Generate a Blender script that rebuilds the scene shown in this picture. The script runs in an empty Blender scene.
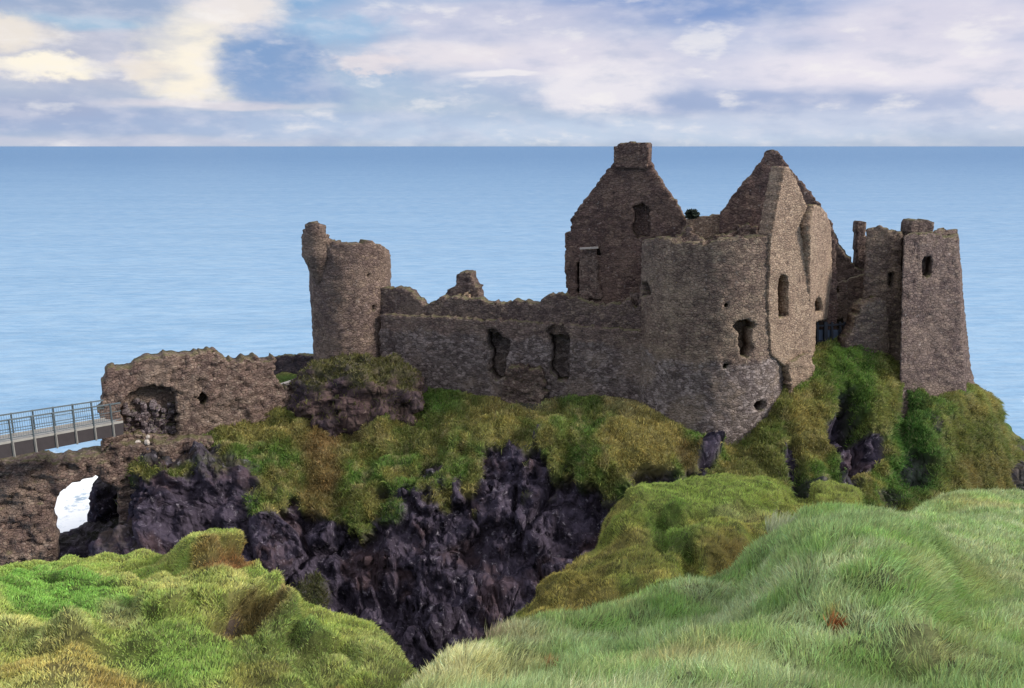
import bpy, math, random
import numpy as np
from mathutils import Vector

# ------------------------------------------------------------------ camera, sky, sun, exposure
H = 40.0; F = 850.0; PITCH = math.atan(198.0/F)
SP, CP = math.sin(PITCH), math.cos(PITCH)
sc = bpy.context.scene
col = sc.collection
cam_d = bpy.data.cameras.new('camera'); cam = bpy.data.objects.new('camera', cam_d); col.objects.link(cam)
cam.location = (0, 0, H); cam.rotation_euler = (math.pi/2-PITCH, 0, 0)
cam_d.sensor_width = 36; cam_d.lens = F/1024*36; cam_d.clip_start = 0.1; cam_d.clip_end = 200000
sc.camera = cam
sc.view_settings.view_transform = 'Standard'; sc.view_settings.look = 'None'
sc.view_settings.gamma = 1; sc.view_settings.use_curve_mapping = False
sc.view_settings.exposure = 0.0
sc.cycles.max_bounces = 6
SUN_EL, SUN_AZ = math.radians(30), math.radians(104)      # azimuth clockwise from +Y: to the right, a little behind the camera
sd = bpy.data.lights.new('sun', 'SUN'); sd.energy = 4.4; sd.angle = math.radians(12); sd.color = (1.0, 0.91, 0.80)
so = bpy.data.objects.new('sun', sd); col.objects.link(so)
dvec = Vector((math.sin(SUN_AZ)*math.cos(SUN_EL), math.cos(SUN_AZ)*math.cos(SUN_EL), math.sin(SUN_EL)))
so.rotation_euler = dvec.to_track_quat('Z', 'Y').to_euler()

def srgb(r, g, b):
    f = lambda c: (c/255/12.92) if c/255 <= 0.04045 else ((c/255+0.055)/1.055)**2.4
    return (f(r), f(g), f(b), 1.0)

class NT:
    def __init__(s, tree): s.t = tree; s.n = tree.nodes; s.l = tree.links
    def node(s, kind, **kw):
        n = s.n.new(kind)
        for k, v in kw.items(): setattr(n, k, v)
        return n
    def link(s, a, b): s.l.new(a, b)
    def put(s, sock, v):
        if hasattr(v, 'is_linked') or isinstance(v, bpy.types.NodeSocket): s.l.new(v, sock)
        else: sock.default_value = v
    def math(s, op, a, b=None, c=None, clamp=False):
        n = s.node('ShaderNodeMath', operation=op, use_clamp=clamp); s.put(n.inputs[0], a)
        if b is not None: s.put(n.inputs[1], b)
        if c is not None: s.put(n.inputs[2], c)
        return n.outputs[0]
    def vmath(s, op, a, b=None):
        n = s.node('ShaderNodeVectorMath', operation=op); s.put(n.inputs[0], a)
        if b is not None: s.put(n.inputs[1], b)
        return n.outputs['Value' if op in ('LENGTH', 'DOT_PRODUCT') else 'Vector']
    def mix(s, fac, a, b, bt='MIX'):
        n = s.node('ShaderNodeMix', data_type='RGBA', blend_type=bt); n.clamp_factor = True
        s.put(n.inputs[0], fac); s.put(n.inputs[6], a); s.put(n.inputs[7], b); return n.outputs[2]
    def mr(s, v, a, b, c=0.0, d=1.0, smooth=True):
        n = s.node('ShaderNodeMapRange'); n.interpolation_type = 'SMOOTHSTEP' if smooth else 'LINEAR'
        s.put(n.inputs[0], v)
        for i, q in enumerate((a, b, c, d)): n.inputs[i+1].default_value = q
        return n.outputs[0]
    def noise(s, vec, scale, detail=4, rough=0.55, dist=0.0, colr=False):
        n = s.node('ShaderNodeTexNoise'); s.put(n.inputs['Vector'], vec); n.inputs['Scale'].default_value = scale
        n.inputs['Detail'].default_value = detail; n.inputs['Roughness'].default_value = rough; n.inputs['Distortion'].default_value = dist
        return n.outputs['Color' if colr else 'Fac']
    def comb(s, x, y, z=0.0):
        n = s.node('ShaderNodeCombineXYZ'); s.put(n.inputs[0], x); s.put(n.inputs[1], y); s.put(n.inputs[2], z); return n.outputs[0]

world = bpy.data.worlds.new("World"); sc.world = world; world.use_nodes = True
def build_world():
    W = NT(world.node_tree); W.n.clear()
    out = W.node('ShaderNodeOutputWorld'); bg = W.node('ShaderNodeBackground'); W.link(bg.outputs[0], out.inputs[0])
    STR = 0.1; bg.inputs[1].default_value = STR
    sky = W.node('ShaderNodeTexSky', sky_type='NISHITA'); sky.sun_disc = False
    sky.sun_elevation = SUN_EL; sky.sun_rotation = SUN_AZ; sky.altitude = 40; sky.air_density = 1.0; sky.ozone_density = 2.0
    d = W.node('ShaderNodeTexCoord').outputs['Generated']
    sx = W.node('ShaderNodeSeparateXYZ'); W.link(d, sx.inputs[0]); x, y, z = sx.outputs
    az = W.math('MULTIPLY', W.math('ARCTAN2', x, y), 180/math.pi)
    el = W.math('MULTIPLY', W.math('ARCSINE', z), 180/math.pi)
    p0 = W.comb(az, el)
    # billowy and streaky warps of the cloud field (in degrees on the sky)
    w1 = W.vmath('SUBTRACT', W.noise(W.vmath('MULTIPLY', p0, (0.8, 1.6, 1)), 0.6, 6, 0.58, 0, True), (0.5, 0.5, 0.5))
    w2 = W.vmath('SUBTRACT', W.noise(W.vmath('MULTIPLY', p0, (0.25, 1.3, 1)), 0.7, 3, 0.5, 0.2, True), (0.5, 0.5, 0.5))
    pb = W.vmath('ADD', p0, W.vmath('MULTIPLY', w1, (3.6, 2.2, 0)))
    ps = W.vmath('ADD', p0, W.vmath('MULTIPLY', w2, (6.5, 1.1, 0)))
    def ce(px, py):
        return math.degrees(math.atan((px-512)/873)), math.degrees(math.atan((344-py)/F)-PITCH)
    def K(r, g, b): c = srgb(r, g, b); return (c[0]/STR, c[1]/STR, c[2]/STR, 1)
    # clear sky low over the sea
    ramp = W.mr(el, 0.0, 9.0)
    clear = W.mix(ramp, K(190, 208, 234), K(132, 176, 222))
    clear = W.mix(0.25, clear, sky.outputs[0])
    c = clear
    def blob(c, px, py, rx, ry, rgb, soft=0.6, amt=1.0, streak=False):
        a, e = ce(px, py); P = ps if streak else pb
        v = W.vmath('MULTIPLY', W.vmath('SUBTRACT', P, (a, e, 0)), (15.2/rx, 16.4/ry, 0))
        m = W.mr(W.vmath('LENGTH', v), 1.0+soft*0.5, 1.0-soft*0.7, 0.0, amt)
        return W.mix(m, c, K(*rgb))
    B = [
        (760, 60, 340, 66, (182, 192, 220), .9, .95, True),
        (1000, 40, 280, 92, (194, 202, 228), .9, .9, True),
        (870, 76, 170, 26, (238, 232, 240), .9, .85, True),
        (920, 34, 130, 26, (222, 218, 232), .9, .8, True),
        (650, 10, 170, 17, (128, 156, 206), .7, .95, True),
        (740, 102, 190, 12, (162, 178, 212), .9, .85, True),
        (1012, 106, 34, 14, (238, 232, 238), .6, .8, False),
        (480, 22, 150, 26, (204, 206, 226), .8, .9, True),
        (560, 60, 130, 24, (226, 222, 234), .8, .9, True),
        (600, 88, 66, 28, (238, 234, 240), .6, .9, False),
        (500, 75, 34, 4, (244, 240, 242), .6, .8, True),
        (430, 55, 80, 15, (234, 228, 234), .7, .85, True),
        (372, 64, 42, 10, (238, 228, 230), .6, .8, False),
        (90, 60, 210, 50, (190, 194, 212), .9, .95, True),
        (80, 10, 140, 20, (158, 176, 206), .9, .9, True),
        (110, 34, 55, 8, (156, 192, 220), .8, .8, True),
        (345, 32, 60, 14, (158, 192, 224), .8, .8, False),
        (14, 48, 46, 16, (246, 236, 222), .8, .8, False),
        (55, 76, 48, 10, (255, 247, 230), .7, 1.0, False),
        (245, 16, 46, 24, (248, 238, 230), .8, .85, False),
        (200, 62, 46, 38, (255, 246, 228), .9, .95, False),
        (205, 92, 44, 14, (255, 245, 226), .9, .85, False),
        (148, 74, 24, 14, (242, 232, 220), .6, .8, False),
        (276, 66, 52, 34, (134, 164, 206), .65, 1.0, False),
        (286, 92, 60, 16, (142, 170, 210), .8, .9, False),
        (150, 124, 330, 15, (160, 178, 212), .9, .9, True),
        (30, 110, 90, 14, (166, 178, 208), .9, .8, True),
        (60, 142, 260, 6, (204, 206, 222), .9, .7, True),
        (220, 106, 90, 5, (226, 220, 226), .8, .8, True),
        (420, 126, 240, 15, (182, 200, 226), .9, .75, True),
        (640, 132, 330, 13, (200, 214, 234), .9, .75, True),
        (940, 124, 260, 12, (204, 212, 232), .9, .7, True),
    ]
    for b in B: c = blob(c, *b)
    # fine mottling of the clouds
    n = W.noise(W.vmath('MULTIPLY', p0, (0.35, 0.9, 1)), 1.0, 5, 0.55)
    c = W.mix(W.mr(n, 0.42, 0.72, 0.0, 0.3), c, K(240, 236, 242))
    n3 = W.noise(W.vmath('MULTIPLY', p0, (0.20, 0.55, 1)), 1.0, 6, 0.55)
    c = W.mix(W.mr(n3, 0.48, 0.70, 0.0, 0.38), c, K(156, 174, 208)); c = W.mix(W.mr(n3, 0.46, 0.32, 0.0, 0.5), c, K(250, 246, 244))
    # overcast above and around: brighter towards the zenith
    n2 = W.noise(d, 2.2, 5, 0.55)
    up = W.mix(W.mr(n2, 0.4, 0.65), (7.4, 7.6, 8.9, 1), (13.4, 12.9, 12.8, 1))
    c = W.mix(W.mr(el, 10.0, 34.0), c, up)
    W.link(c, bg.inputs[0])
build_world()

# ------------------------------------------------------------------ pixel <-> world
def P(px, py, Y):
    a = (px-512)/F; b = (344-py)/F
    k = Y/(b*SP+CP)
    return np.array([a*k, Y, H+(b*CP-SP)*k])
def proj(p):
    p = np.asarray(p); x = p[..., 0]; y = p[..., 1]; z = p[..., 2]-H
    zc = np.maximum(y*CP-z*SP, 0.05); yc = y*SP+z*CP
    return 512+F*x/zc, 344-F*yc/zc
def zat(py, Y): return H-Y*math.tan(PITCH-math.atan((344-py)/F))

# ------------------------------------------------------------------ numpy noise
def _h(i, j, k, s=0):
    n = (i.astype(np.int64)*374761393+j.astype(np.int64)*668265263+k.astype(np.int64)*2147483647+s*1274126177) & 0xFFFFFFFF
    n = ((n ^ (n >> 13))*1274126177) & 0xFFFFFFFF
    n = ((n ^ (n >> 16))*2246822519) & 0xFFFFFFFF
    return ((n ^ (n >> 15)) & 0xFFFFFF)/float(0xFFFFFF)
def vn(p, s=0):
    f = np.floor(p); t = p-f; t = t*t*t*(t*(t*6-15)+10); i, j, k = f[:, 0], f[:, 1], f[:, 2]; r = 0
    for a in (0, 1):
        for b in (0, 1):
            for c in (0, 1):
                w = (t[:, 0] if a else 1-t[:, 0])*(t[:, 1] if b else 1-t[:, 1])*(t[:, 2] if c else 1-t[:, 2])
                r = r+w*_h(i+a, j+b, k+c, s)
    return r*2-1
def fbm(p, scale, octs=4, rough=0.5, s=0):
    r = 0; a = 1; tot = 0; q = np.asarray(p, float)/scale
    for o in range(octs):
        r = r+a*vn(q, s+o*7); tot += a; a *= rough; q = q*2.03+11.7
    return r/tot
def worley(p, scale, s=0):
    q = np.asarray(p, float)/scale; f = np.floor(q); d1 = np.full(len(q), 9.0); d2 = d1.copy(); idv = np.zeros(len(q))
    for a in (-1, 0, 1):
        for b in (-1, 0, 1):
            for c in (-1, 0, 1):
                i, j, k = f[:, 0]+a, f[:, 1]+b, f[:, 2]+c
                d = np.sqrt((i+_h(i, j, k, s)-q[:, 0])**2+(j+_h(i, j, k, s+1)-q[:, 1])**2+(k+_h(i, j, k, s+2)-q[:, 2])**2)
                cid = _h(i, j, k, s+3)
                near = d < d1
                d2 = np.where(near, d1, np.minimum(d2, d)); idv = np.where(near, cid, idv); d1 = np.where(near, d, d1)
    return d1, d2, idv
def smooth(a, b, x):
    t = np.clip((x-a)/(b-a), 0, 1); return t*t*(3-2*t)
def inpoly(poly, x, y):
    poly = np.asarray(poly, float); r = np.zeros(np.shape(x), bool); n = len(poly)
    for i in range(n):
        x0, y0 = poly[i]; x1, y1 = poly[(i+1) % n]
        if y0 == y1: continue
        c = ((y0 > y) != (y1 > y)) & (x < (x1-x0)*(y-y0)/(y1-y0)+x0)
        r ^= c
    return r

# ------------------------------------------------------------------ object helpers
def mesh_obj(name, verts, faces, mat, parent=None, smooth_=False, attrs=None):
    """verts (N,3), faces: (M,4) or (M,3) array or list of lists"""
    verts = np.asarray(verts, np.float32)
    if parent is not None: verts = verts-np.array(parent_loc(parent), np.float32)
    me = bpy.data.meshes.new(name)
    if isinstance(faces, np.ndarray):
        m, k = faces.shape; me.vertices.add(len(verts)); me.vertices.foreach_set('co', verts.ravel())
        me.loops.add(m*k); me.loops.foreach_set('vertex_index', faces.astype(np.int32).ravel())
        me.polygons.add(m); me.polygons.foreach_set('loop_start', np.arange(0, m*k, k, dtype=np.int32))
        me.update(calc_edges=True)
    else:
        me.from_pydata([tuple(map(float, v)) for v in verts], [], [list(map(int, f)) for f in faces]); me.update()
    me.validate()
    if smooth_: me.polygons.foreach_set('use_smooth', np.ones(len(me.polygons), bool))
    for k, v in (attrs or {}).items():
        v = np.asarray(v, np.float32)
        if v.ndim == 1:
            at = me.attributes.new(k, 'FLOAT', 'POINT'); at.data.foreach_set('value', v)
        else:
            at = me.attributes.new(k, 'FLOAT_COLOR', 'POINT')
            if v.shape[1] == 3: v = np.concatenate([v, np.ones((len(v), 1), np.float32)], 1)
            at.data.foreach_set('color', v.ravel())
    o = bpy.data.objects.new(name, me); col.objects.link(o); me.materials.append(mat)
    if parent is not None: o.parent = parent
    return o
def parent_loc(o):
    l = Vector(o.location)
    while o.parent is not None: o = o.parent; l = l+Vector(o.location)
    return tuple(l)
def thing(name, label, cat, loc, group=None):
    o = bpy.data.objects.new(name, None); col.objects.link(o); o.location = tuple(map(float, loc)); o.empty_display_size = 0.5
    o['label'] = label; o['category'] = cat; o['kind'] = 'thing'
    if group: o['group'] = group
    return o
def tag(o, label, cat, group=None):
    o['label'] = label; o['category'] = cat; o['kind'] = 'thing'
    if group: o['group'] = group
    return o
def struct(o): o['kind'] = 'structure'; return o

def grid_shell(name, mat, parent, outer, inner, S, Z, keep, closed=False, jit=0.04, seed=0, relax=1, rough=0.07):
    """thick wall between two surfaces outer(s,z), inner(s,z); cells kept by mask -> ragged masonry"""
    ns, nz = len(S), len(Z)
    sg, zg = np.meshgrid(S, Z, indexing='ij')
    nsc = ns-1 if not closed else ns
    K_ = keep.copy()                      # (nsc, nz-1)
    idx = np.arange(ns*nz).reshape(ns, nz)
    I = np.arange(nsc); In = (I+1) % ns
    def vid(i, j): return idx[i, j]
    ci, cj = np.nonzero(K_)
    cin = (ci+1) % ns
    Kp = np.pad(K_, 1)
    if closed: Kp[0, 1:-1] = K_[-1]; Kp[-1, 1:-1] = K_[0]
    edges = []
    def nb(di, dj): return Kp[ci+1+di, cj+1+dj]
    e = []
    m = ~nb(-1, 0); e.append(np.stack([idx[ci[m], cj[m]+1], idx[ci[m], cj[m]]], 1))
    m = ~nb(1, 0); e.append(np.stack([idx[cin[m], cj[m]], idx[cin[m], cj[m]+1]], 1))
    m = ~nb(0, -1); e.append(np.stack([idx[ci[m], cj[m]], idx[cin[m], cj[m]]], 1))
    m = ~nb(0, 1); e.append(np.stack([idx[cin[m], cj[m]+1], idx[ci[m], cj[m]+1]], 1))
    E = np.concatenate(e, 0)
    # relax the ragged outline
    ds = np.zeros(ns*nz); dz = np.zeros(ns*nz)
    step_s = S[1]-S[0]; step_z = Z[1]-Z[0]
    gi = np.repeat(np.arange(ns), nz).astype(float); gj = np.tile(np.arange(nz), ns).astype(float)
    for _ in range(relax):
        cs = gi+ds; cz = gj+dz
        acc = np.zeros((ns*nz, 3))
        d_s = cs[E[:, 1]]-cs[E[:, 0]]; d_z = cz[E[:, 1]]-cz[E[:, 0]]
        if closed: d_s = (d_s+ns/2) % ns-ns/2
        np.add.at(acc, E[:, 0], np.stack([d_s, d_z, np.ones(len(E))], 1))
        np.add.at(acc, E[:, 1], np.stack([-d_s, -d_z, np.ones(len(E))], 1))
        m = acc[:, 2] > 0
        ds[m] += 0.5*acc[m, 0]/acc[m, 2]; dz[m] += 0.5*acc[m, 1]/acc[m, 2]
    rng = np.random.RandomState(seed+5)
    js = rng.uniform(-jit, jit, ns*nz); jz = rng.uniform(-jit, jit, ns*nz)
    s_ = sg.ravel()+ds*step_s; z_ = zg.ravel()+dz*step_z+jz
    po = outer(s_, z_); pi = inner(s_, z_)
    nrm = po-pi; nrm /= np.linalg.norm(nrm, axis=1)[:, None]+1e-9
    tang = np.cross(nrm, [0, 0, 1.0])
    po = po+tang*js[:, None]
    d1, d2, cid = worley(po*np.array([1, 1, 1.7]), 0.42, seed)
    disp = (cid-0.5)*rough*1.8*smooth(0, 0.14, d2-d1)+fbm(po, 1.6, 3, 0.5, seed)*rough*1.3
    po = po+nrm*disp[:, None]
    N = ns*nz
    f1 = np.stack([idx[ci, cj], idx[cin, cj], idx[cin, cj+1], idx[ci, cj+1]], 1)
    f2 = f1[:, ::-1]+N
    f3 = np.stack([E[:, 1], E[:, 0], E[:, 0]+N, E[:, 1]+N], 1)
    Fc = np.concatenate([f1, f2, f3], 0); V = np.concatenate([po, pi], 0)
    used = np.unique(Fc); rm = np.full(len(V), -1); rm[used] = np.arange(len(used))
    return mesh_obj(name, V[used], rm[Fc], mat, parent)

def niche(parent, mat, c, n, w, h, depth, name='window'):
    """back of an opening: a rough stone panel set deep into the wall"""
    n = n/np.linalg.norm(n); t = np.cross([0, 0, 1.0], n); t /= np.linalg.norm(t)
    k = 6; V = []; rng = np.random.RandomState(int(abs(c[0]*100)) % 9999)
    for layer in (0, 0.12):
        for j in range(k+1):
            for i in range(k+1):
                V.append(c-n*(depth+layer)+t*(i/k-.5)*w+np.array([0, 0, (j/k-.5)*h])-n*rng.uniform(0, .1)*(layer == 0))
    q = (k+1)**2; Fs = []
    for j in range(k):
        for i in range(k):
            a = j*(k+1)+i; Fs.append([a, a+1, a+k+2, a+k+1]); Fs.append([a+q+k+1, a+q+k+2, a+q+1, a+q])
    for i in range(k):
        Fs.append([i+1, i, i+q, i+1+q]); a = k*(k+1)+i; Fs.append([a, a+1, a+1+q, a+q])
        a = i*(k+1); b = a+k+1; Fs.append([b+q, a+q, a, b][::-1]); a += k; b += k; Fs.append([a, b, b+q, a+q])
    return mesh_obj(name, V, Fs, mat, parent)

def flat_wall(parent, name, mat, A, B, pyref, poly, thick, openings=(), cell=0.16, seed=0, ragged=0.16, rough=0.07, nd=None, wname='window', world_poly=None):
    a = P(A[0], pyref, A[1]); b = P(B[0], pyref, B[1]); a[2] = b[2] = 0
    L = np.linalg.norm((b-a)[:2]); t = (b-a)/L; n = np.array([t[1], -t[0], 0.0])
    if n.dot(-a) < 0: n = -n
    def sz(pts):
        o = []
        for px, py in pts:
            q = P(px, py, 1.0)-np.array([0, 0, H]); k = (a.dot(n))/(q.dot(n)); w = q*k+np.array([0, 0, H]); o.append(((w-a).dot(t), w[2]))
        return np.array(o)
    pl = sz(poly) if world_poly is None else np.array(world_poly, float)
    S = np.arange(pl[:, 0].min()-cell, pl[:, 0].max()+2*cell, cell); Z = np.arange(pl[:, 1].min()-cell, pl[:, 1].max()+2*cell, cell)
    cs, cz = np.meshgrid(S[:-1]+cell/2, Z[:-1]+cell/2, indexing='ij')
    pts = np.stack([cs.ravel(), cz.ravel(), np.full(cs.size, seed*3.3)], 1)
    ws = (fbm(pts, 0.34, 3, .7, seed)*ragged*1.5).reshape(cs.shape); wz = (fbm(pts, 0.38, 3, .7, seed+50)*ragged*1.5).reshape(cs.shape)
    keep = inpoly(pl, cs+ws, cz+wz)
    for op in openings:
        o = sz(op); h = inpoly(o, cs+ws*.6, cz+wz*.6); keep &= ~h
        c2 = (o.min(0)+o.max(0))/2; wh = o.max(0)-o.min(0)
        niche(parent, mat, a+t*c2[0]+np.array([0, 0, c2[1]]), n, wh[0]+.5, wh[1]+.5, nd if nd else thick*.85, wname)
    flip = 1 if np.cross(t, [0, 0, 1.0]).dot(n) > 0 else -1
    outer = lambda s, z: a+np.outer(s, t)+np.outer(z, [0, 0, 1.0])
    inner = lambda s, z: outer(s, z)-n*thick
    return grid_shell(name, mat, parent, outer, inner, S, Z, keep, False, cell*.22, seed, 1, rough)

def round_wall(parent, name, mat, cpx, cpy, Yc, rad, z0, top, thick, openings=(), cell=0.17, seed=0, back_drop=1.0, ragged=.18, rough=.07, arc=None, nd=None, ztop_max=None):
    c = P(cpx, cpy, Yc); c[2] = 0
    r0 = rad(z0); n = int(2*math.pi*r0/cell)
    S = np.arange(n)*2*math.pi/n
    tp = np.array(sorted(top), float)
    zmax = max(zat(q[1], Yc) for q in top)+2.5
    Z = np.arange(z0, zmax, cell)
    rr = np.vectorize(rad)
    outer = lambda s, z: np.stack([c[0]+rr(z)*np.sin(s), c[1]-rr(z)*np.cos(s), z], 1)
    inner = lambda s, z: np.stack([c[0]+(r0-thick)*np.sin(s), c[1]-(r0-thick)*np.cos(s), z], 1)
    sm = S+math.pi/n
    # top height for each angle from the skyline of the front half
    zt = np.zeros(n)
    for i, s in enumerate(sm):
        zz = zat(tp[:, 1].mean(), Yc)
        for _ in range(3):
            w = outer(np.array([s]), np.array([zz]))[0]; px, _y = proj(w); py = np.interp(px, tp[:, 0], tp[:, 1]); zz = zat(py, w[1])
            if math.cos(s) < 0.0: zz = zat(py, c[1])-back_drop*(-math.cos(s))**.5
        zt[i] = zz
    cs, cz = np.meshgrid(sm, Z[:-1]+cell/2, indexing='ij')
    q = outer(cs.ravel(), cz.ravel())
    nz1 = (fbm(q, .38, 3, .7, seed)*ragged*1.3).reshape(cs.shape)
    keep = cz+nz1*1.3 < zt[:, None]
    px, py = proj(q); px = px.reshape(cs.shape)+nz1*9; py = py.reshape(cs.shape)+nz1*7
    nn = np.stack([np.sin(cs), -np.cos(cs), 0*cs], -1); cc = q.reshape(cs.shape+(3,)); face = ((np.array([0, 0, H])-cc)*nn).sum(-1) > 0
    for op in openings:
        h = inpoly(op, px, py) & face
        if not h.any(): continue
        keep &= ~h; pts = cc[h]; nm = nn[h].mean(0); cen = (pts.min(0)+pts.max(0))/2
        t = np.cross([0, 0, 1.0], nm); e = (pts-cen).dot(t)
        niche(parent, mat, cen, nm, e.max()-e.min()+.6, pts[:, 2].max()-pts[:, 2].min()+.6, nd if nd else thick*.85)
    if arc is not None:
        aa = np.angle(np.exp(1j*(cs-arc[0]))); keep &= np.abs(aa) < arc[1]
    return grid_shell(name, mat, parent, outer, inner, S, Z, keep, True, cell*.2, seed, 1, rough)

def box_pts(o, x, y, z):
    """box from origin corner o and three edge vectors"""
    o, x, y, z = map(np.asarray, (o, x, y, z)); V = [o, o+x, o+x+y, o+y, o+z, o+x+z, o+x+y+z, o+y+z]
    return V, [[0, 3, 2, 1], [4, 5, 6, 7], [0, 1, 5, 4], [1, 2, 6, 5], [2, 3, 7, 6], [3, 0, 4, 7]]
class MB:
    def __init__(s): s.V = []; s.F = []
    def box(s, o, x, y, z):
        V, Fs = box_pts(o, x, y, z); k = len(s.V); s.V += V; s.F += [[i+k for i in f] for f in Fs]; return s
    def bar(s, a, b, w, h=None, n=4):
        a = np.asarray(a, float); b = np.asarray(b, float); h = h or w; d = b-a; d /= np.linalg.norm(d)
        u = np.cross(d, [0, 0, 1.0]) if abs(d[2]) < .95 else np.array([1.0, 0, 0]); u /= np.linalg.norm(u); v = np.cross(u, d)
        return s.box(a-u*w/2-v*h/2, u*w, v*h, b-a)
    def build(s, name, mat, parent=None): return mesh_obj(name, np.array(s.V), s.F, mat, parent)

# ------------------------------------------------------------------ materials
def new_mat(name):
    m = bpy.data.materials.new(name); m.use_nodes = True; t = NT(m.node_tree)
    b = m.node_tree.nodes['Principled BSDF']; return m, t, b
def setb(b, rough=0.9, spec=0.2):
    b.inputs['Roughness'].default_value = rough; b.inputs['Specular IOR Level'].default_value = spec
def stone_mat(name, c1, c2, c3, low=None, zlow=0, grime=0.6, moss=0.6, scale=3.3):
    """rubble masonry: stones of different tone, mortar, grime, lichen; optional other tone below zlow"""
    m, t, b = new_mat(name); setb(b, .95, .12)
    g = t.node('ShaderNodeNewGeometry'); p = g.outputs['Position']
    sep = t.node('ShaderNodeSeparateXYZ'); t.link(p, sep.inputs[0])
    warp = t.vmath('SUBTRACT', t.noise(p, 1.8, 3, .6, 0, True), (.5, .5, .5))
    q = t.vmath('ADD', t.vmath('MULTIPLY', p, (1, 1, 1.7)), t.vmath('MULTIPLY', warp, (.45, .45, .45)))
    v = t.node('ShaderNodeTexVoronoi'); t.link(q, v.inputs['Vector']); v.inputs['Scale'].default_value = scale
    ve = t.node('ShaderNodeTexVoronoi', feature='DISTANCE_TO_EDGE'); t.link(q, ve.inputs['Vector']); ve.inputs['Scale'].default_value = scale
    sc_ = t.node('ShaderNodeSeparateColor'); t.link(v.outputs['Color'], sc_.inputs[0])
    c = t.mix(sc_.outputs[0], tuple(x*.72 for x in c1)+(1,), tuple(x*1.08 for x in c2)+(1,))
    v2 = t.node('ShaderNodeTexVoronoi'); t.link(q, v2.inputs['Vector']); v2.inputs['Scale'].default_value = scale*.52
    s2 = t.node('ShaderNodeSeparateColor'); t.link(v2.outputs['Color'], s2.inputs[0])
    big2 = t.mix(s2.outputs[0], tuple(x*.6 for x in c1)+(1,), tuple(x*1.15 for x in c3)+(1,))
    reg = t.noise(p, .42, 4, .6)
    c = t.mix(t.mr(reg, .50, .58, 0, .75), c, big2)
    c = t.mix(t.mr(reg, .47, .38, 0, .7), c, tuple((x+y)/2 for x, y in zip(c1, c2))+(1,))
    c = t.mix(t.mr(sc_.outputs[1], .72, .98), c, c3+(1,))
    big = t.noise(p, .35, 5, .6); mid = t.noise(p, 1.3, 6, .65)
    if low is not None:
        zz = t.math('ADD', sep.outputs[2], t.math('MULTIPLY', t.math('SUBTRACT', t.noise(p, .5, 5, .65), .5), 2.4))
        lc = t.mix(t.mr(sc_.outputs[2], .1, .9), tuple(x*.7 for x in low)+(1,), tuple(x*2.0 for x in low)+(1,))
        c = t.mix(t.mr(zz, zlow+.25, zlow-.25, 0, .85), c, lc)
    c = t.mix(t.mr(ve.outputs['Distance'], .02, .08, .4, 0), c, tuple(x*.45 for x in c1)+(1,))
    c = t.mix(t.mr(mid, .36, .54, grime*.8, 0), c, (.065, .046, .048, 1))
    vs = t.noise(t.vmath('MULTIPLY', p, (1, 1, .16)), 1.1, 5, .65)
    c = t.mix(t.mr(vs, .48, .66, 0, grime*.6), c, (.075, .055, .055, 1))
    c = t.mix(t.mr(big, .48, .66, 0, .5), c, c3+(1,))
    sp = t.noise(p, 4.5, 4, .7)
    c = t.mix(t.mr(sp, .60, .70, 0, .55), c, (.44, .39, .36, 1))
    c = t.mix(t.mr(sp, .42, .32, 0, .75), c, (.02, .015, .022, 1))
    sn = t.node('ShaderNodeSeparateXYZ'); t.link(g.outputs['Normal'], sn.inputs[0])
    c = t.mix(t.math('MULTIPLY', t.mr(sn.outputs[2], .35, .8), t.mr(mid, .4, .55, 0, moss)), c, (.11, .12, .045, 1))
    t.link(c, b.inputs['Base Color'])
    hgt = t.math('ADD', t.math('MULTIPLY', t.mr(ve.outputs['Distance'], 0, .14), .6), t.math('MULTIPLY', t.noise(p, 9, 5, .7), .6))
    bp = t.node('ShaderNodeBump'); bp.inputs['Strength'].default_value = .9; bp.inputs['Distance'].default_value = .13
    t.link(hgt, bp.inputs['Height']); t.link(bp.outputs[0], b.inputs['Normal'])
    return m
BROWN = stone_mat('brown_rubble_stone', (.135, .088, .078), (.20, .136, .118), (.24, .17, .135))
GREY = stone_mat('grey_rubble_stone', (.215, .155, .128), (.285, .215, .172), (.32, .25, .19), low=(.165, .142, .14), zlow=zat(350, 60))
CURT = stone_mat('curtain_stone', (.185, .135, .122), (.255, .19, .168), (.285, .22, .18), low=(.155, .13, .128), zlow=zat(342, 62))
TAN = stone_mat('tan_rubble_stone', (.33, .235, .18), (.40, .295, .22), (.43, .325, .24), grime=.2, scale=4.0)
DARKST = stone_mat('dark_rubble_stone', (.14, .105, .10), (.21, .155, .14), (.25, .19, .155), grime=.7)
RED = stone_mat('red_rubble_stone', (.165, .115, .10), (.245, .175, .15), (.29, .225, .185), grime=.6)

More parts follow.
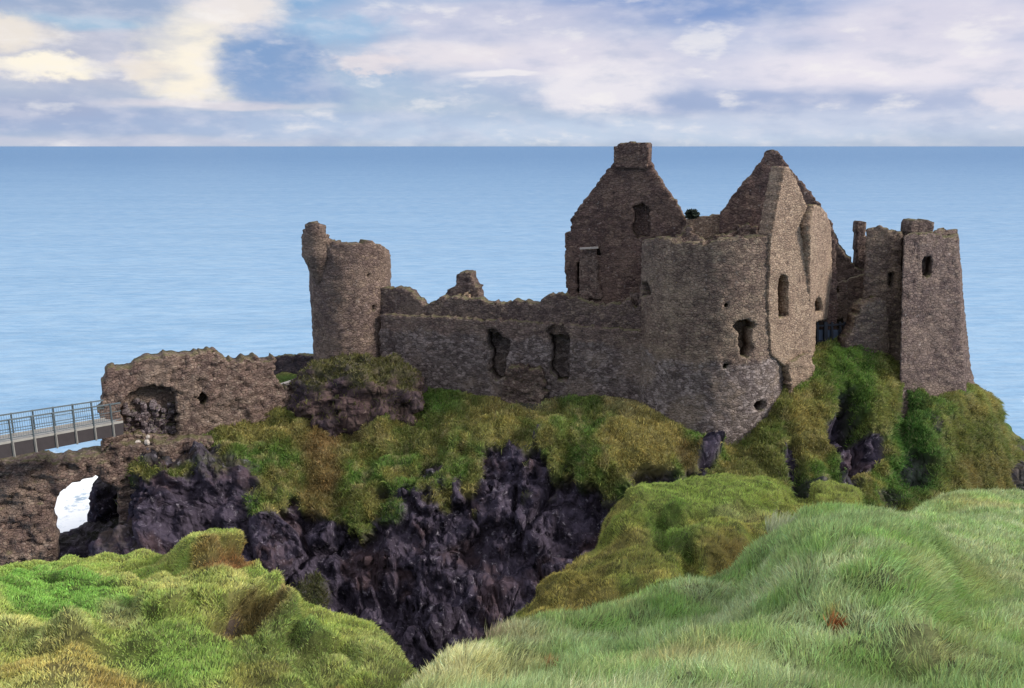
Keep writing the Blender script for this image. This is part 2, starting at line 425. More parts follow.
def land_mat(name, rockc=((.008, .007, .014), (.066, .056, .084), (.30, .28, .34)), bumpd=.3):
    m, t, b = new_mat(name); setb(b, .95, .1)
    g = t.node('ShaderNodeNewGeometry'); p = g.outputs['Position']
    at = t.node('ShaderNodeAttribute', attribute_name='cover'); ar = t.node('ShaderNodeAttribute', attribute_name='rock')
    n1 = t.noise(t.vmath('MULTIPLY', p, (1, 1, .7)), .8, 7, .68, .4); n2 = t.noise(p, 2.6, 6, .7); n3 = t.noise(p, .22, 4, .6)
    rc = t.mix(t.mr(n1, .40, .60), rockc[0]+(1,), rockc[1]+(1,))
    rc = t.mix(t.mr(t.noise(p, .3, 3, .5), .40, .62), rc, t.mix(.4, rc, (.085, .07, .10, 1)))
    rc = t.mix(t.mr(n2, .56, .68, 0, .6), rc, rockc[2]+(1,))
    rc = t.mix(t.mr(n3, .50, .62, 0, .5), rc, (.10, .065, .07, 1))
    gc = t.mix(t.mr(n2, .40, .62, 0, .5), at.outputs['Color'], (.04, .04, .02, 1))
    c = t.mix(ar.outputs['Fac'], gc, rc)
    t.link(c, b.inputs['Base Color'])
    v = t.node('ShaderNodeTexVoronoi', feature='DISTANCE_TO_EDGE'); t.link(t.vmath('MULTIPLY', p, (1, 1, .6)), v.inputs['Vector']); v.inputs['Scale'].default_value = 1.3
    hgt = t.math('ADD', t.math('MULTIPLY', n2, .7), t.math('MULTIPLY', t.mr(v.outputs['Distance'], 0, .25), .6))
    bp = t.node('ShaderNodeBump'); bp.inputs['Strength'].default_value = .9; bp.inputs['Distance'].default_value = bumpd
    t.link(hgt, bp.inputs['Height']); t.link(bp.outputs[0], b.inputs['Normal'])
    return m
LAND = land_mat('land_cover')
def blade_mat():
    m, t, b = new_mat('grass_blades'); setb(b, .8, .2)
    at = t.node('ShaderNodeAttribute', attribute_name='cover'); t.link(at.outputs['Color'], b.inputs['Base Color'])
    tr = t.node('ShaderNodeBsdfTranslucent'); t.link(at.outputs['Color'], tr.inputs[0])
    mx = t.node('ShaderNodeMixShader'); mx.inputs[0].default_value = .35
    out = m.node_tree.nodes['Material Output']; t.link(b.outputs[0], mx.inputs[1]); t.link(tr.outputs[0], mx.inputs[2]); t.link(mx.outputs[0], out.inputs[0])
    return m
BLADE = blade_mat()
def flat_mat(name, c, rough=.6, metal=0.0, var=.3):
    m, t, b = new_mat(name); setb(b, rough, .3); b.inputs['Metallic'].default_value = metal
    g = t.node('ShaderNodeNewGeometry'); n = t.noise(g.outputs['Position'], 3.0, 5, .6)
    t.link(t.mix(t.mr(n, .35, .7, 0, var), c+(1,), tuple(x*.5 for x in c)+(1,)), b.inputs['Base Color']); return m
STEEL = flat_mat('painted_steel', (.10, .13, .15)); PALESTEEL = flat_mat('pale_galvanised_steel', (.27, .27, .26)); DECK = flat_mat('weathered_deck_boards', (.30, .30, .29))
GIRDER = flat_mat('shade_dark_girder', (.045, .04, .045)); TIMBER = flat_mat('blue_painted_timber', (.09, .12, .19)); CONC = flat_mat('pale_coping', (.42, .38, .35))  # the girder's shade is put into its near-black colour

def sea_mat():
    m, t, b = new_mat('sea_water')
    g = t.node('ShaderNodeNewGeometry'); p = g.outputs['Position']
    s = t.node('ShaderNodeSeparateXYZ'); t.link(p, s.inputs[0])
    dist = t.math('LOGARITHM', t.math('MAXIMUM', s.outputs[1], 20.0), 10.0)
    farther = t.mr(dist, 2.1, 3.6)
    c = t.mix(farther, (.21, .37, .55, 1), (.045, .145, .32, 1))  # sky reflection put into the water colour: lighter near, darker toward the horizon
    rp = t.noise(t.vmath('MULTIPLY', p, (.10, .42, 1)), 1.0, 6, .7); c = t.mix(t.mr(rp, .44, .62, 0, .35), c, (.36, .50, .62, 1)); c = t.mix(t.mr(rp, .5, .36, 0, .3), c, (.10, .24, .42, 1))
    st = t.noise(t.vmath('MULTIPLY', p, (.006, .045, 1)), 1.0, 8, .72)
    c = t.mix(t.mr(st, .45, .65, 0, .16), c, (.28, .42, .55, 1)); c = t.mix(t.mr(st, .5, .36, 0, .14), c, (.07, .20, .36, 1))
    # surf around the rocks
    fn = t.noise(p, .16, 6, .65)
    def foam(x, y, r):
        v = t.vmath('LENGTH', t.vmath('MULTIPLY', t.vmath('SUBTRACT', p, (x, y, 0)), (1/r[0], 1/r[1], 0)))
        return t.mr(t.math('ADD', v, t.math('MULTIPLY', t.math('SUBTRACT', fn, .5), 1.6)), 1.15, .85)
    w = P(74, 505, 90); f = foam(float(w[0]), 92.0, (17, 17))
    w2 = P(1040, 412, 130); f = t.math('MAXIMUM', f, t.math('MULTIPLY', foam(float(w2[0])+5, 132.0, (7, 3)), t.mr(t.noise(p, .5, 5, .7), .45, .6)))
    c = t.mix(f, c, t.mix(t.mr(t.noise(p, .35, 6, .7), .52, .66), (.86, .90, .93, 1), (.30, .40, .50, 1)))
    t.link(c, b.inputs['Base Color']); t.put(b.inputs['Roughness'], t.mr(f, 0, 1, .45, .9)); b.inputs['IOR'].default_value = 1.33
    t.put(b.inputs['Specular IOR Level'], t.mr(farther, 0, 1, .5, .2))
    h = t.math('ADD', t.noise(t.vmath('MULTIPLY', p, (.35, .8, 1)), .35, 5, .65), t.math('MULTIPLY', t.noise(t.vmath('MULTIPLY', p, (.25, 1, 1)), .05, 3, .5), 3.0))
    bp = t.node('ShaderNodeBump'); bp.inputs['Strength'].default_value = .8; bp.inputs['Distance'].default_value = .9
    t.link(h, bp.inputs['Height']); t.link(bp.outputs[0], b.inputs['Normal'])
    return m
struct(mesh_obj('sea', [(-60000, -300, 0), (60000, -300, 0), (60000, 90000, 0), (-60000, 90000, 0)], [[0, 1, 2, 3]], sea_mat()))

# ------------------------------------------------------------------ terrain patches
def cr(pts, n_per, closed=False):
    """Catmull-Rom along axis 0; n_per = samples per span; returns samples and parameter"""
    pts = np.asarray(pts, float); N = len(pts)
    spans = N if closed else N-1; out = []; par = []
    for i in range(spans):
        if closed: p0, p1, p2, p3 = pts[(i-1) % N], pts[i], pts[(i+1) % N], pts[(i+2) % N]
        else:
            p1, p2 = pts[i], pts[i+1]; p0 = pts[i-1] if i > 0 else 2*p1-p2; p3 = pts[i+2] if i+2 < N else 2*p2-p1
        k = n_per[i] if hasattr(n_per, '__len__') else n_per
        for q in range(k):
            t = q/k; out.append(.5*((2*p1)+(-p0+p2)*t+(2*p0-5*p1+4*p2-p3)*t*t+(-p0+3*p1-3*p2+p3)*t**3)); par.append(i+t)
    if not closed: out.append(pts[-1]); par.append(N-1)
    return np.array(out), np.array(par)
def patch(ctrl, nu, nv, closed_u=False):
    """ctrl[col][row] 3-D points -> dense grid (U,V,3)"""
    G, pu = cr(ctrl, nu, closed_u); G2, pv = cr(np.swapaxes(G, 0, 1), nv); return np.swapaxes(G2, 0, 1), pu, pv
def normals(G, closed=False):
    if closed: du = np.roll(G, -1, 0)-np.roll(G, 1, 0)
    else: du = np.gradient(G, axis=0)
    dv = np.gradient(G, axis=1); n = np.cross(du, dv); l = np.linalg.norm(n, axis=2, keepdims=True); return n/np.maximum(l, 1e-9)
def quads(nu, nv, closed=False):
    idx = np.arange(nu*nv).reshape(nu, nv); I = np.arange(nu if closed else nu-1); I2 = (I+1) % nu
    a = idx[I][:, :-1]; b = idx[I2][:, :-1]; c = idx[I2][:, 1:]; d = idx[I][:, 1:]
    return np.stack([a, b, c, d], -1).reshape(-1, 4)
def blobs(px, py, L, warp, soft=False):
    r = np.zeros(px.shape)
    for (x, y, rx, ry, a) in L:
        d = np.sqrt(((px-x)/rx)**2+((py-y)/ry)**2)+warp; v = smooth(1.25, .75, d)*a
        if soft: r = r+a*smooth(1.5, 0, d); continue
        r = np.where(abs(v) > abs(r), v, r)
    return r
def colour_blobs(px, py, base, L, warp):
    c = base.copy()
    for (x, y, rx, ry, rgb, a) in L:
        d = np.sqrt(((px-x)/rx)**2+((py-y)/ry)**2)+warp; v = (smooth(1.35, .6, d)*a)[:, None]; c = c*(1-v)+np.array(rgb)*v
    return c

def scatter(name, G, Fq, weight, colr, count, length, width, lean, seed, minpx=None, droop=.5):
    """grass blades on a grid surface: one object"""
    rng = np.random.RandomState(seed); V = G.reshape(-1, 3)
    a, b, c, d = (V[Fq[:, i]] for i in range(4))
    cr_ = np.cross(c-a, d-b); area = np.linalg.norm(cr_, axis=1)*.5; nf = cr_/(2*area[:, None]+1e-9)
    cen = (a+b+c+d)/4; flip = np.sign(nf[:, 2]); flip[flip == 0] = 1; nf *= flip[:, None]
    face = (nf*(np.array([0, 0, H])-cen)).sum(1)/np.linalg.norm(cen-np.array([0, 0, H]), axis=1)
    px, py = proj(cen); vis = (px > -260) & (px < 1290) & (py > -20) & (py < 790) & (cen[:, 1] > 1.5)
    w = area*weight[Fq].mean(1)*vis*np.where(face > -.35, 1, .0)
    w = w/w.sum(); k = rng.choice(len(w), count, p=w)
    u = rng.rand(count, 1); v = rng.rand(count, 1)
    base = a[k]*(1-u)*(1-v)+b[k]*u*(1-v)+c[k]*u*v+d[k]*(1-u)*v
    cl = (colr[Fq[:, 0]][k]+colr[Fq[:, 2]][k])/2
    tuft = fbm(base, .35, 2, .5, seed); L = length*(0.65+.7*rng.rand(count))*(1+.45*tuft)
    L = L*(1+.5*fbm(base, 1.7, 2, .5, seed+9))
    dirn = nf[k]*.55+np.array([0, 0, .6]); wob = np.stack([fbm(base, .5, 2, .5, seed+1), fbm(base, .5, 2, .5, seed+2), 0*L], 1)*1.3
    dirn = dirn+wob*.55+rng.normal(0, .28, (count, 3))+np.array(lean); dirn /= np.linalg.norm(dirn, axis=1)[:, None]
    side = rng.normal(0, 1, (count, 3)); vw = base-np.array([0, 0, H]); vw /= np.linalg.norm(vw, axis=1)[:, None]
    side = np.cross(dirn, vw)+side*.35; side /= np.linalg.norm(side, axis=1)[:, None]
    W = (width*(.6+.8*rng.rand(count))*np.clip(np.linalg.norm(base-np.array([0, 0, H]), axis=1)/12, .45, 9))[:, None] if minpx is None else (width*(.6+.8*rng.rand(count)))[:, None]
    Lc = L[:, None]; bend = (np.array(lean)*1.0+rng.normal(0, .25, (count, 3))-np.array([0, 0, droop]))
    m1 = base+dirn*Lc*.55; tip = base+dirn*Lc*.95+bend*Lc*.38
    base = base-dirn*Lc*.08
    VV = np.stack([base-side*W/2, base+side*W/2, m1+side*W*.38, m1-side*W*.38, tip], 1).reshape(-1, 3)
    o = np.arange(count)[:, None]*5
    tri = np.concatenate([o+[0, 1, 2], o+[0, 2, 3], o+[3, 2, 4]], 1).reshape(-1, 3)
    br = (1+rng.normal(0, .28, (count, 1)))*(1+.35*fbm(base, .6, 2, .5, seed+30))[:, None]; hue = rng.normal(0, .06, (count, 1))
    cl = np.clip(cl*br*np.concatenate([1+hue, 1+0*hue, 1-hue], 1), 0.005, .9)
    strawy = (rng.rand(count, 1) < .14+.25*fbm(base, .9, 2, .5, seed+40)[:, None]); cl = np.where(strawy, cl*.5+np.array([.36, .33, .19])*.5, cl)
    cc = np.repeat(cl, 5, 0)
    ob = mesh_obj(name, VV, tri, BLADE, None, True, {'cover': cc}); ob['kind'] = 'stuff'
    return ob

# ---- the castle headland
def hz(p, z): p = np.array(p, float); p[2] = z; return p
CEN = P(590, 345, 74); CEN[2] = 21.6
front = [  # (wall foot), (mid slope), (turf edge), (mid cliff), (cliff foot)
    [(150, 446, 59), (135, 460, 57.5), (128, 478, 56), (120, 520, 54.5), (112, 590, 52)],
    [(205, 438, 59.5), (200, 452, 57.8), (196, 470, 56), (190, 525, 53.5), (188, 640, 48)],
    [(250, 408, 62), (258, 432, 59.8), (262, 470, 56.5), (262, 545, 52.8), (258, 690, 46)],
    [(310, 396, 65), (318, 440, 60), (328, 505, 55), (333, 580, 51.5), (335, 740, 44)],
    [(400, 392, 65.3), (400, 430, 60.7), (396, 488, 55.2), (396, 570, 51.5), (400, 740, 44)],
    [(460, 396, 63.8), (460, 412, 61.2), (456, 456, 56.5), (455, 550, 52), (460, 740, 44)],
    [(520, 406, 61.9), (520, 422, 60.0), (520, 447, 56.5), (515, 545, 52), (518, 740, 44)],
    [(580, 400, 61.2), (580, 418, 58.8), (580, 455, 55.2), (578, 530, 52), (575, 720, 45)],
    [(640, 408, 58.8), (640, 430, 56.2), (642, 475, 52.5), (640, 540, 50), (640, 700, 45)],
    [(690, 434, 55.7), (690, 450, 54.4), (693, 470, 52.4), (692, 530, 50), (692, 690, 45)],
    [(742, 447, 55.4), (745, 458, 54.2), (748, 480, 52.2), (750, 540, 49.5), (750, 690, 45)],
    [(788, 384, 58.6), (793, 418, 56.4), (800, 460, 53.5), (805, 530, 50), (805, 690, 45)],
    [(818, 353, 61.8), (828, 396, 58.8), (838, 450, 55), (848, 520, 51), (850, 690, 45)],
    [(862, 338, 64.0), (868, 385, 60), (878, 445, 56), (885, 520, 52), (885, 690, 46)],
    [(905, 372, 62.0), (905, 415, 58.5), (910, 465, 55.5), (915, 530, 52.5), (915, 690, 47)],
    [(938, 402, 59.0), (940, 435, 57), (945, 480, 54.8), (952, 540, 53), (955, 690, 49)],
    [(970, 390, 62.0), (984, 425, 61.0), (1000, 468, 59.5), (1015, 530, 58), (1030, 690, 53)],
]
ctrl = []
for cpts in front:
    r = [P(*q) for q in cpts]; ctrl.append(r)
backs = [
    [P(972, 388, 67), P(992, 420, 66), P(1014, 458, 65), P(1060, 500, 64), P(1110, 600, 62)],
    [P(945, 372, 78), hz(P(965, 380, 81), 15), hz(P(1010, 380, 84), 10), hz(P(1030, 390, 87), 4), hz(P(1050, 390, 90), -2)],
    [hz(P(800, 345, 86), 20.5), hz(P(805, 345, 89), 17), hz(P(810, 345, 92), 10), hz(P(815, 345, 94), 4), hz(P(820, 345, 96), -2)],
    [hz(P(550, 345, 88), 20.0), hz(P(548, 345, 91), 16), hz(P(545, 345, 93), 10), hz(P(540, 345, 95), 4), hz(P(540, 345, 97), -2)],
    [hz(P(340, 345, 80), 20.0), hz(P(330, 345, 83), 15), hz(P(320, 345, 85), 9), hz(P(315, 345, 87), 4), hz(P(310, 345, 89), -2)],
    [P(235, 395, 70), hz(P(225, 395, 72), 15), hz(P(218, 395, 74), 9), hz(P(212, 395, 75), 4), hz(P(206, 395, 76), -2)],
    [P(165, 420, 63), hz(P(150, 420, 65), 14), hz(P(146, 420, 66), 9), hz(P(142, 420, 67), 4), hz(P(138, 420, 68), -2)],
]
ctrl += backs
full = []
for r in ctrl:
    r = [np.array(q) for q in r]
    last = r[-1]+(r[-1]-r[-2])*.25; last[2] = min(-3.0, last[2]-3)
    full.append([CEN, CEN*.45+r[0]*.55+np.array([0, 0, .0]), r[0]*.9+CEN*.1]+r+[last])
nspan = []
for i in range(len(full)):
    j = (i+1) % len(full)
    d = np.linalg.norm(np.array(full[i][3])-np.array(full[j][3])); isfront = i < len(front)
    nspan.append(max(4, int(max(d, 3.2)/(.17 if isfront else .8))))
G, pu, pv = patch(np.array(full), nspan, [3, 6, 4, 26, 36, 46, 34, 6], True)
nrm = normals(G, True)
if nrm[50, 60, 1] > 0: nrm = -nrm
flat = G.reshape(-1, 3); nf = nrm.reshape(-1, 3)
V_ = np.tile(pv, G.shape[0]); PXh, PYh = proj(flat)
isf = flat[:, 1] < 70
warp = fbm(flat, 3.0, 4, .55, 3)*.55; fine = fbm(flat, 1.1, 4, .6, 5)
edge = V_-5+fbm(flat, 4, 3, .5, 1)*.8+fine*.5+fbm(flat*np.array([1, .3, .12]), .9, 3, .6, 15)*.5         # >0: rock
rock = smooth(-.12, .22, edge)
# right flank keeps its turf further down
rightm = smooth(715, 770, PXh)*isf
rock = rock*(1-rightm)+smooth(1.2, 1.6, edge)*rightm
RB = [(793, 468, 10, 30, 1), (845, 430, 17, 32, 1), (868, 450, 20, 18, 1), (845, 480, 12, 20, .9), (915, 470, 14, 18, .6), (935, 425, 6, 10, .5), (655, 478, 24, 11, 1), (707, 452, 12, 18, 1), (512, 462, 18, 14, 1), (430, 468, 14, 8, .9), (1015, 480, 10, 16, .8),
      (525, 400, 16, 11, .6), (225, 470, 30, 12, .6), (890, 500, 12, 14, .6), (815, 490, 16, 10, .7), (870, 345, 6, 9, .6), (170, 455, 45, 14, .9)]
GB = [(470, 470, 12, 24, 1), (612, 462, 26, 34, 1), (585, 462, 14, 26, 1), (350, 508, 34, 12, .9), (340, 470, 60, 36, .95), (262, 500, 22, 16, .6), (385, 510, 20, 14, .7), (20, 540, 40, 15, .9), (310, 592, 16, 18, .7), (555, 470, 8, 16, .8)]
wp = fbm(flat, 1.6, 3, .6, 21)*.5
rb = blobs(PXh, PYh, RB, wp)*isf; gb = blobs(PXh, PYh, GB, wp)*isf
rock = np.clip(rock*(1-gb), 0, 1); rock = np.maximum(rock, rb)
# displacement
d1, d2, cid = worley(flat*np.array([1, 1, .62]), 3.1, 11); e1, e2, cid2 = worley(flat*np.array([1, 1, .7]), 1.15, 17)
lay = fbm(flat*np.array([.25, .25, 1.0]), .9, 2, .5, 33)
b1, b2, bi = worley(flat*np.array([1, 1, .35]), 6.5, 61)
rd = 3.0*(bi-.5)*smooth(0, .15, b2-b1)+2.6*(cid-.5)*smooth(0, .12, d2-d1)-.7*smooth(.12, 0, d2-d1)+.9*(cid2-.5)*smooth(0, .1, e2-e1)-.28*smooth(.1, 0, e2-e1)+.55*fbm(flat, 1.4, 4, .6, 8)+.25*lay+.5*(fbm(flat, .55, 3, .6, 88))
gd = 1.0*fbm(flat, 3.2, 3, .5, 4)+.45*fbm(flat*np.array([1, 1, .45]), .95, 3, .55, 6)+.8*abs(fbm(flat*np.array([1, 1, .35]), 2.2, 2, .5, 46))
damp = smooth(2.9, 3.7, V_)*.85+.15
gully = blobs(PXh, PYh, [(795, 465, 9, 34, -1.1), (850, 440, 18, 34, -1.8), (905, 410, 5, 40, -.8)], wp)*isf
disp = (rock*rd+(1-rock)*gd)*damp+gully*1.0
HG = (flat+nf*disp[:, None]).reshape(G.shape)
Fq = quads(G.shape[0], G.shape[1], True)
GRN, YEL, OLV, RST, STR, DGR = (.10, .20, .035), (.34, .29, .09), (.16, .18, .045), (.22, .125, .055), (.45, .38, .19), (.06, .16, .03)
g1 = smooth(-.25, .35, fbm(flat, 2.6, 4, .6, 71))[:, None]; g2 = smooth(0, .4, fbm(flat, 1.2, 3, .6, 72))[:, None]
cv = np.array(OLV)*(1-g1)+np.array(GRN)*g1; cv = cv*(1-.6*g2)+np.array(YEL)*.6*g2; g3 = smooth(.15, .5, fbm(flat, .7, 3, .6, 73))[:, None]; cv = cv*(1-.5*g3)+np.array(STR)*.5*g3
cv = colour_blobs(PXh, PYh, cv, [(320, 470, 22, 45, RST, .7), (345, 440, 30, 25, RST, .35), (640, 440, 42, 40, YEL, .85), (620, 400, 20, 20, STR, .5), (490, 420, 26, 26, YEL, .6), (545, 395, 14, 18, STR, .35), (585, 400, 18, 22, GRN, .7), (430, 400, 40, 15, GRN, .8), (260, 425, 40, 22, YEL, .4),
     (690, 455, 14, 14, RST, .6), (855, 380, 34, 45, GRN, .95), (915, 450, 26, 60, DGR, .95), (965, 450, 30, 45, OLV, .7), (975, 480, 30, 25, RST, .35), (810, 430, 22, 40, YEL, .45), (880, 400, 12, 40, YEL, .4), (795, 480, 12, 30, DGR, .8), (980, 400, 14, 20, YEL, .5), (760, 470, 30, 20, OLV, .9), (300, 600, 40, 40, (.05, .06, .025), .8), (20, 545, 50, 18, (.04, .055, .02), .9)], wp)
struct(mesh_obj('headland', HG.reshape(-1, 3), Fq, LAND, None, True, {'cover': cv*.6+.01, 'rock': rock}))
wt = np.clip(1-rock*1.6, 0, 1)*isf*(V_ > 2.6)*(.3+smooth(-.3, .4, fbm(flat, .75, 3, .6, 91)))
scatter('grass', HG, Fq, wt, (cv*.86+cv.mean(1)[:, None]*np.array([.16, .135, .10]))*1.36, 260000, .36, .042, (.12, -.1, 0), 1, 1, 1.0)

# ---- foreground hills
HILLS = {}
def hill(name, cols, nu, nv, dispf, colf, gcount, glen, gwid, glean, seed, rockL=(), gdroop=.5, pix=None, bright=1.3, clump=.45):
    G, pu, pv = patch(np.array(cols), nu, nv)
    n = normals(G); n = np.where(n[..., 2:3] < 0, -n, n)
    fl = G.reshape(-1, 3); nn = n.reshape(-1, 3); px, py = proj(fl)
    d = dispf(fl, px, py, np.tile(pv, G.shape[0]))
    HGr = (fl+nn*d[:, None]).reshape(G.shape); Fq = quads(G.shape[0], G.shape[1])
    w = fbm(fl, 1.3, 3, .6, seed)*.5
    c = colf(HGr.reshape(-1, 3), px, py, w); r = blobs(px, py, rockL, w) if rockL else np.zeros(len(fl))
    struct(mesh_obj(name, HGr.reshape(-1, 3), Fq, LAND, None, True, {'cover': c*.5+np.array([.012, .010, .004]), 'rock': r}))
    HILLS[name] = (HGr.reshape(-1, 3), Fq)
    cl = .35+smooth(-.25, .35, fbm(fl, clump, 3, .6, seed+3))
    scatter('grass', HGr, Fq, np.clip(1-r*1.5, 0, 1)*cl, c*bright, gcount, glen, gwid, glean, seed, pix, gdroop)

def col_from(crest, rest, drops=((4, 1.6), (7, 9), (9, 24))):
    """far (hidden) side first, then crest, then nearer rows"""
    c = P(*crest); out = []
    for dy, dz in reversed(drops): out.append(np.array([c[0]*(1+dy/c[1]*.6), c[1]+dy, max(c[2]-dz, -2)]))
    out.append(c)
    for q in rest: out.append(P(*q) if len(q) == 3 else np.array(q[:3], float))
    return out
def near(px, z=38.2):
    return [((px-512)/850*1.5+(0 if px > 0 else 0), .5, z-.2, 0), ((px-512)/850*2.0, -5, z+.3, 0)]
# right hill, closest to the camera
rc = []
for px, cy, cY, my, mY, ny, nY in [(60, 860, 6, 900, 5.5, 960, 4.5), (300, 790, 7.5, 800, 6.5, 860, 5), (380, 722, 8.5, 760, 7, 820, 5.6), (440, 662, 10.5, 690, 9, 720, 7), (500, 636, 12.5, 660, 10, 705, 7.2), (560, 626, 13.5, 650, 10.5, 705, 7.2), (620, 611, 14.5, 640, 11, 705, 7.2), (680, 590, 15.5, 625, 11.5, 705, 7.3), (730, 566, 16.3, 610, 12, 705, 7.4),
                           (775, 533, 17.3, 590, 12.5, 705, 7.5), (820, 507, 18.4, 575, 12.7, 705, 7.5), (870, 498, 20, 560, 13.2, 705, 7.5), (920, 504, 22.5, 545, 14, 705, 7.5), (965, 491, 25, 560, 14, 705, 7.5), (1010, 487, 26.5, 590, 12.5, 705, 7.3), (1070, 488, 27, 600, 11.8, 710, 7.0), (1160, 492, 27, 610, 11.5, 730, 6.8), (1300, 500, 27, 640, 11, 770, 6.3)]:
    k = (px-512)/850
    cy += 27+max(0, 720-px)*.13+max(0, 520-px)*.2+24*math.exp(-((px-752)/55)**2)+6*math.exp(-((px-850)/60)**2)+9*math.exp(-((px-935)/22)**2); my += 22+max(0, 720-px)*.10
    rc.append(col_from((px, cy, cY), [(px, my, mY), (px, ny, nY), (k*3.2, 2.8, 36.8, 0), (k*2.5-.0, .3, 38.2, 0), (k*2.0, -5, 38.4, 0)]))
def rdisp(p, px, py, v):
    far = 1.0
    d = .20*fbm(p, 2.6, 3, .5, 2)+.2*fbm(p, .9, 3, .55, 12)
    bump = blobs(px, py, [(862, 572, 92, 40, .62), (975, 590, 60, 34, -.45), (1000, 530, 60, 14, .25), (700, 650, 60, 22, .2), (900, 655, 60, 16, -.25), (600, 665, 40, 14, .15)], fbm(p, 2, 2, .5, 9)*.12, True)
    return (d*far+bump)*smooth(1.0, 5.0, p[:, 1])
def rcol(p, px, py, w):
    a = smooth(-.2, .4, fbm(p, 1.5, 4, .6, 31))[:, None]; b = smooth(.0, .45, fbm(p, .7, 3, .6, 32))[:, None]; g = smooth(.1, .5, fbm(p, 2.2, 3, .6, 35))[:, None]
    c = np.array((.25, .35, .135))*(1-a)+np.array((.40, .47, .26))*a; c = c*(1-.5*b)+np.array((.17, .34, .065))*.5*b; c = c*(1-.55*g)+np.array((.50, .45, .24))*.55*g
    return colour_blobs(px, py, c, [(700, 670, 60, 16, (.33, .32, .16), .4), (830, 545, 70, 28, (.22, .31, .14), .4), (600, 660, 45, 18, (.13, .27, .06), .5), (860, 660, 60, 24, (.14, .27, .06), .5), (525, 640, 30, 14, (.34, .34, .24), .5), (940, 640, 50, 20, (.30, .30, .14), .4), (550, 665, 8, 5, (.3, .16, .06), .8), (835, 622, 8, 6, (.3, .16, .06), .8)], w)
hill('grassy_hill', rc, 9, [3, 6, 12, 46, 46, 14, 5, 3], rdisp, rcol, 430000, .24, .0085, (.16, -.02, .05), 7, (), .35, None, 1.42)

# left hill
lc = []
for px, cy, cY, rows in [(-260, 585, 31, [(640, 21), (705, 15)]), (-120, 572, 31, [(620, 22), (705, 14.5)]), (-40, 565, 30.5, [(610, 22.5), (705, 14)]), (30, 557, 30, [(603, 22.5), (705, 14)]), (80, 548, 29.5, [(598, 22.5), (705, 14)]), (130, 543, 28.5, [(592, 22.5), (705, 14)]), (175, 537, 27.8, [(590, 22), (705, 14)]),
                        (212, 531, 27, [(592, 21.5), (705, 14)]), (236, 541, 26.3, [(600, 21), (705, 14.2)]), (256, 566, 25.2, [(618, 20.5), (705, 14.5)]), (295, 591, 23.8, [(640, 19.5), (705, 15)]), (340, 615, 22.2, [(655, 18.8), (710, 15.2)]), (385, 638, 20.6, [(670, 18.2), (715, 15.5)]), (430, 668, 19, [(695, 17.4), (730, 15.5)]), (480, 705, 17.5, [(725, 16.5), (760, 15)]), (540, 760, 16.5, [(780, 15.5), (800, 14.5)])]:
    cy += 13; k = (px-512)/850
    lc.append(col_from((px, cy, cY), [(px,)+r for r in rows]+[(k*11-.5, 9.5, 31.2, 0), (k*8-1.0, 5.5, 31.0, 0)], ((3, 2.0), (6, 10), (8, 24))))
def ldisp(p, px, py, v):
    rp = np.stack([p[:, 0]*.95+p[:, 1]*.45, (p[:, 1]-p[:, 0]*.6)*.22, p[:, 2]*.5], 1)
    d = .5*fbm(rp, 2.2, 3, .5, 2)+1.2*(.2-abs(fbm(rp, 2.6, 2, .4, 12)))+.12*fbm(p, .9, 2, .5, 15)+.16*(.3-abs(fbm(rp, .7, 2, .5, 19)))
    b = blobs(px, py, [(215, 540, 30, 9, .1), (226, 558, 34, 11, -.5), (180, 560, 16, 10, -.3), (225, 594, 50, 7, .4), (248, 613, 34, 12, -.5), (160, 600, 30, 14, .5), (110, 615, 40, 16, .3), (275, 625, 14, 20, .35), (330, 660, 30, 20, -.3), (60, 590, 60, 12, .25), (320, 640, 20, 10, .3), (20, 660, 50, 14, -.3), (90, 575, 50, 5, .3), (100, 640, 60, 8, .4), (290, 600, 10, 8, .25)], fbm(p, 1.3, 2, .5, 9)*.35)
    return (d+b)*smooth(5, 11, p[:, 1])
def lcol(p, px, py, w):
    a = smooth(-.25, .35, fbm(p, 1.4, 4, .6, 31))[:, None]; b = smooth(.0, .45, fbm(p, .8, 3, .6, 32))[:, None]
    c = np.array((.22, .27, .07))*(1-a)+np.array((.33, .34, .12))*a; c = c*(1-.5*b)+np.array((.17, .28, .06))*.5*b
    return colour_blobs(px, py, c, [(55, 592, 75, 26, (.13, .27, .055), .9), (180, 650, 60, 34, (.14, .25, .055), .7), (285, 650, 50, 30, (.12, .18, .05), .8), (226, 558, 34, 13, (.16, .08, .035), .95), (248, 613, 34, 14, (.14, .085, .04), .75), (60, 668, 60, 20, (.33, .25, .08), .6), (130, 690, 50, 16, (.28, .19, .06), .6),
        (260, 665, 30, 12, (.20, .14, .05), .4), (330, 684, 14, 14, (.22, .11, .04), .7), (380, 655, 40, 20, (.19, .24, .08), .6), (120, 610, 20, 14, (.30, .28, .16), .5), (40, 640, 50, 10, (.20, .23, .1), .5)], w)
hill('mossy_hill', lc, 20, [3, 6, 12, 56, 56, 12, 4], ldisp, lcol, 320000, .13, .0075, (.1, -.05, 0), 8, [(240, 609, 12, 6, .5)], .7, None, 1.75)

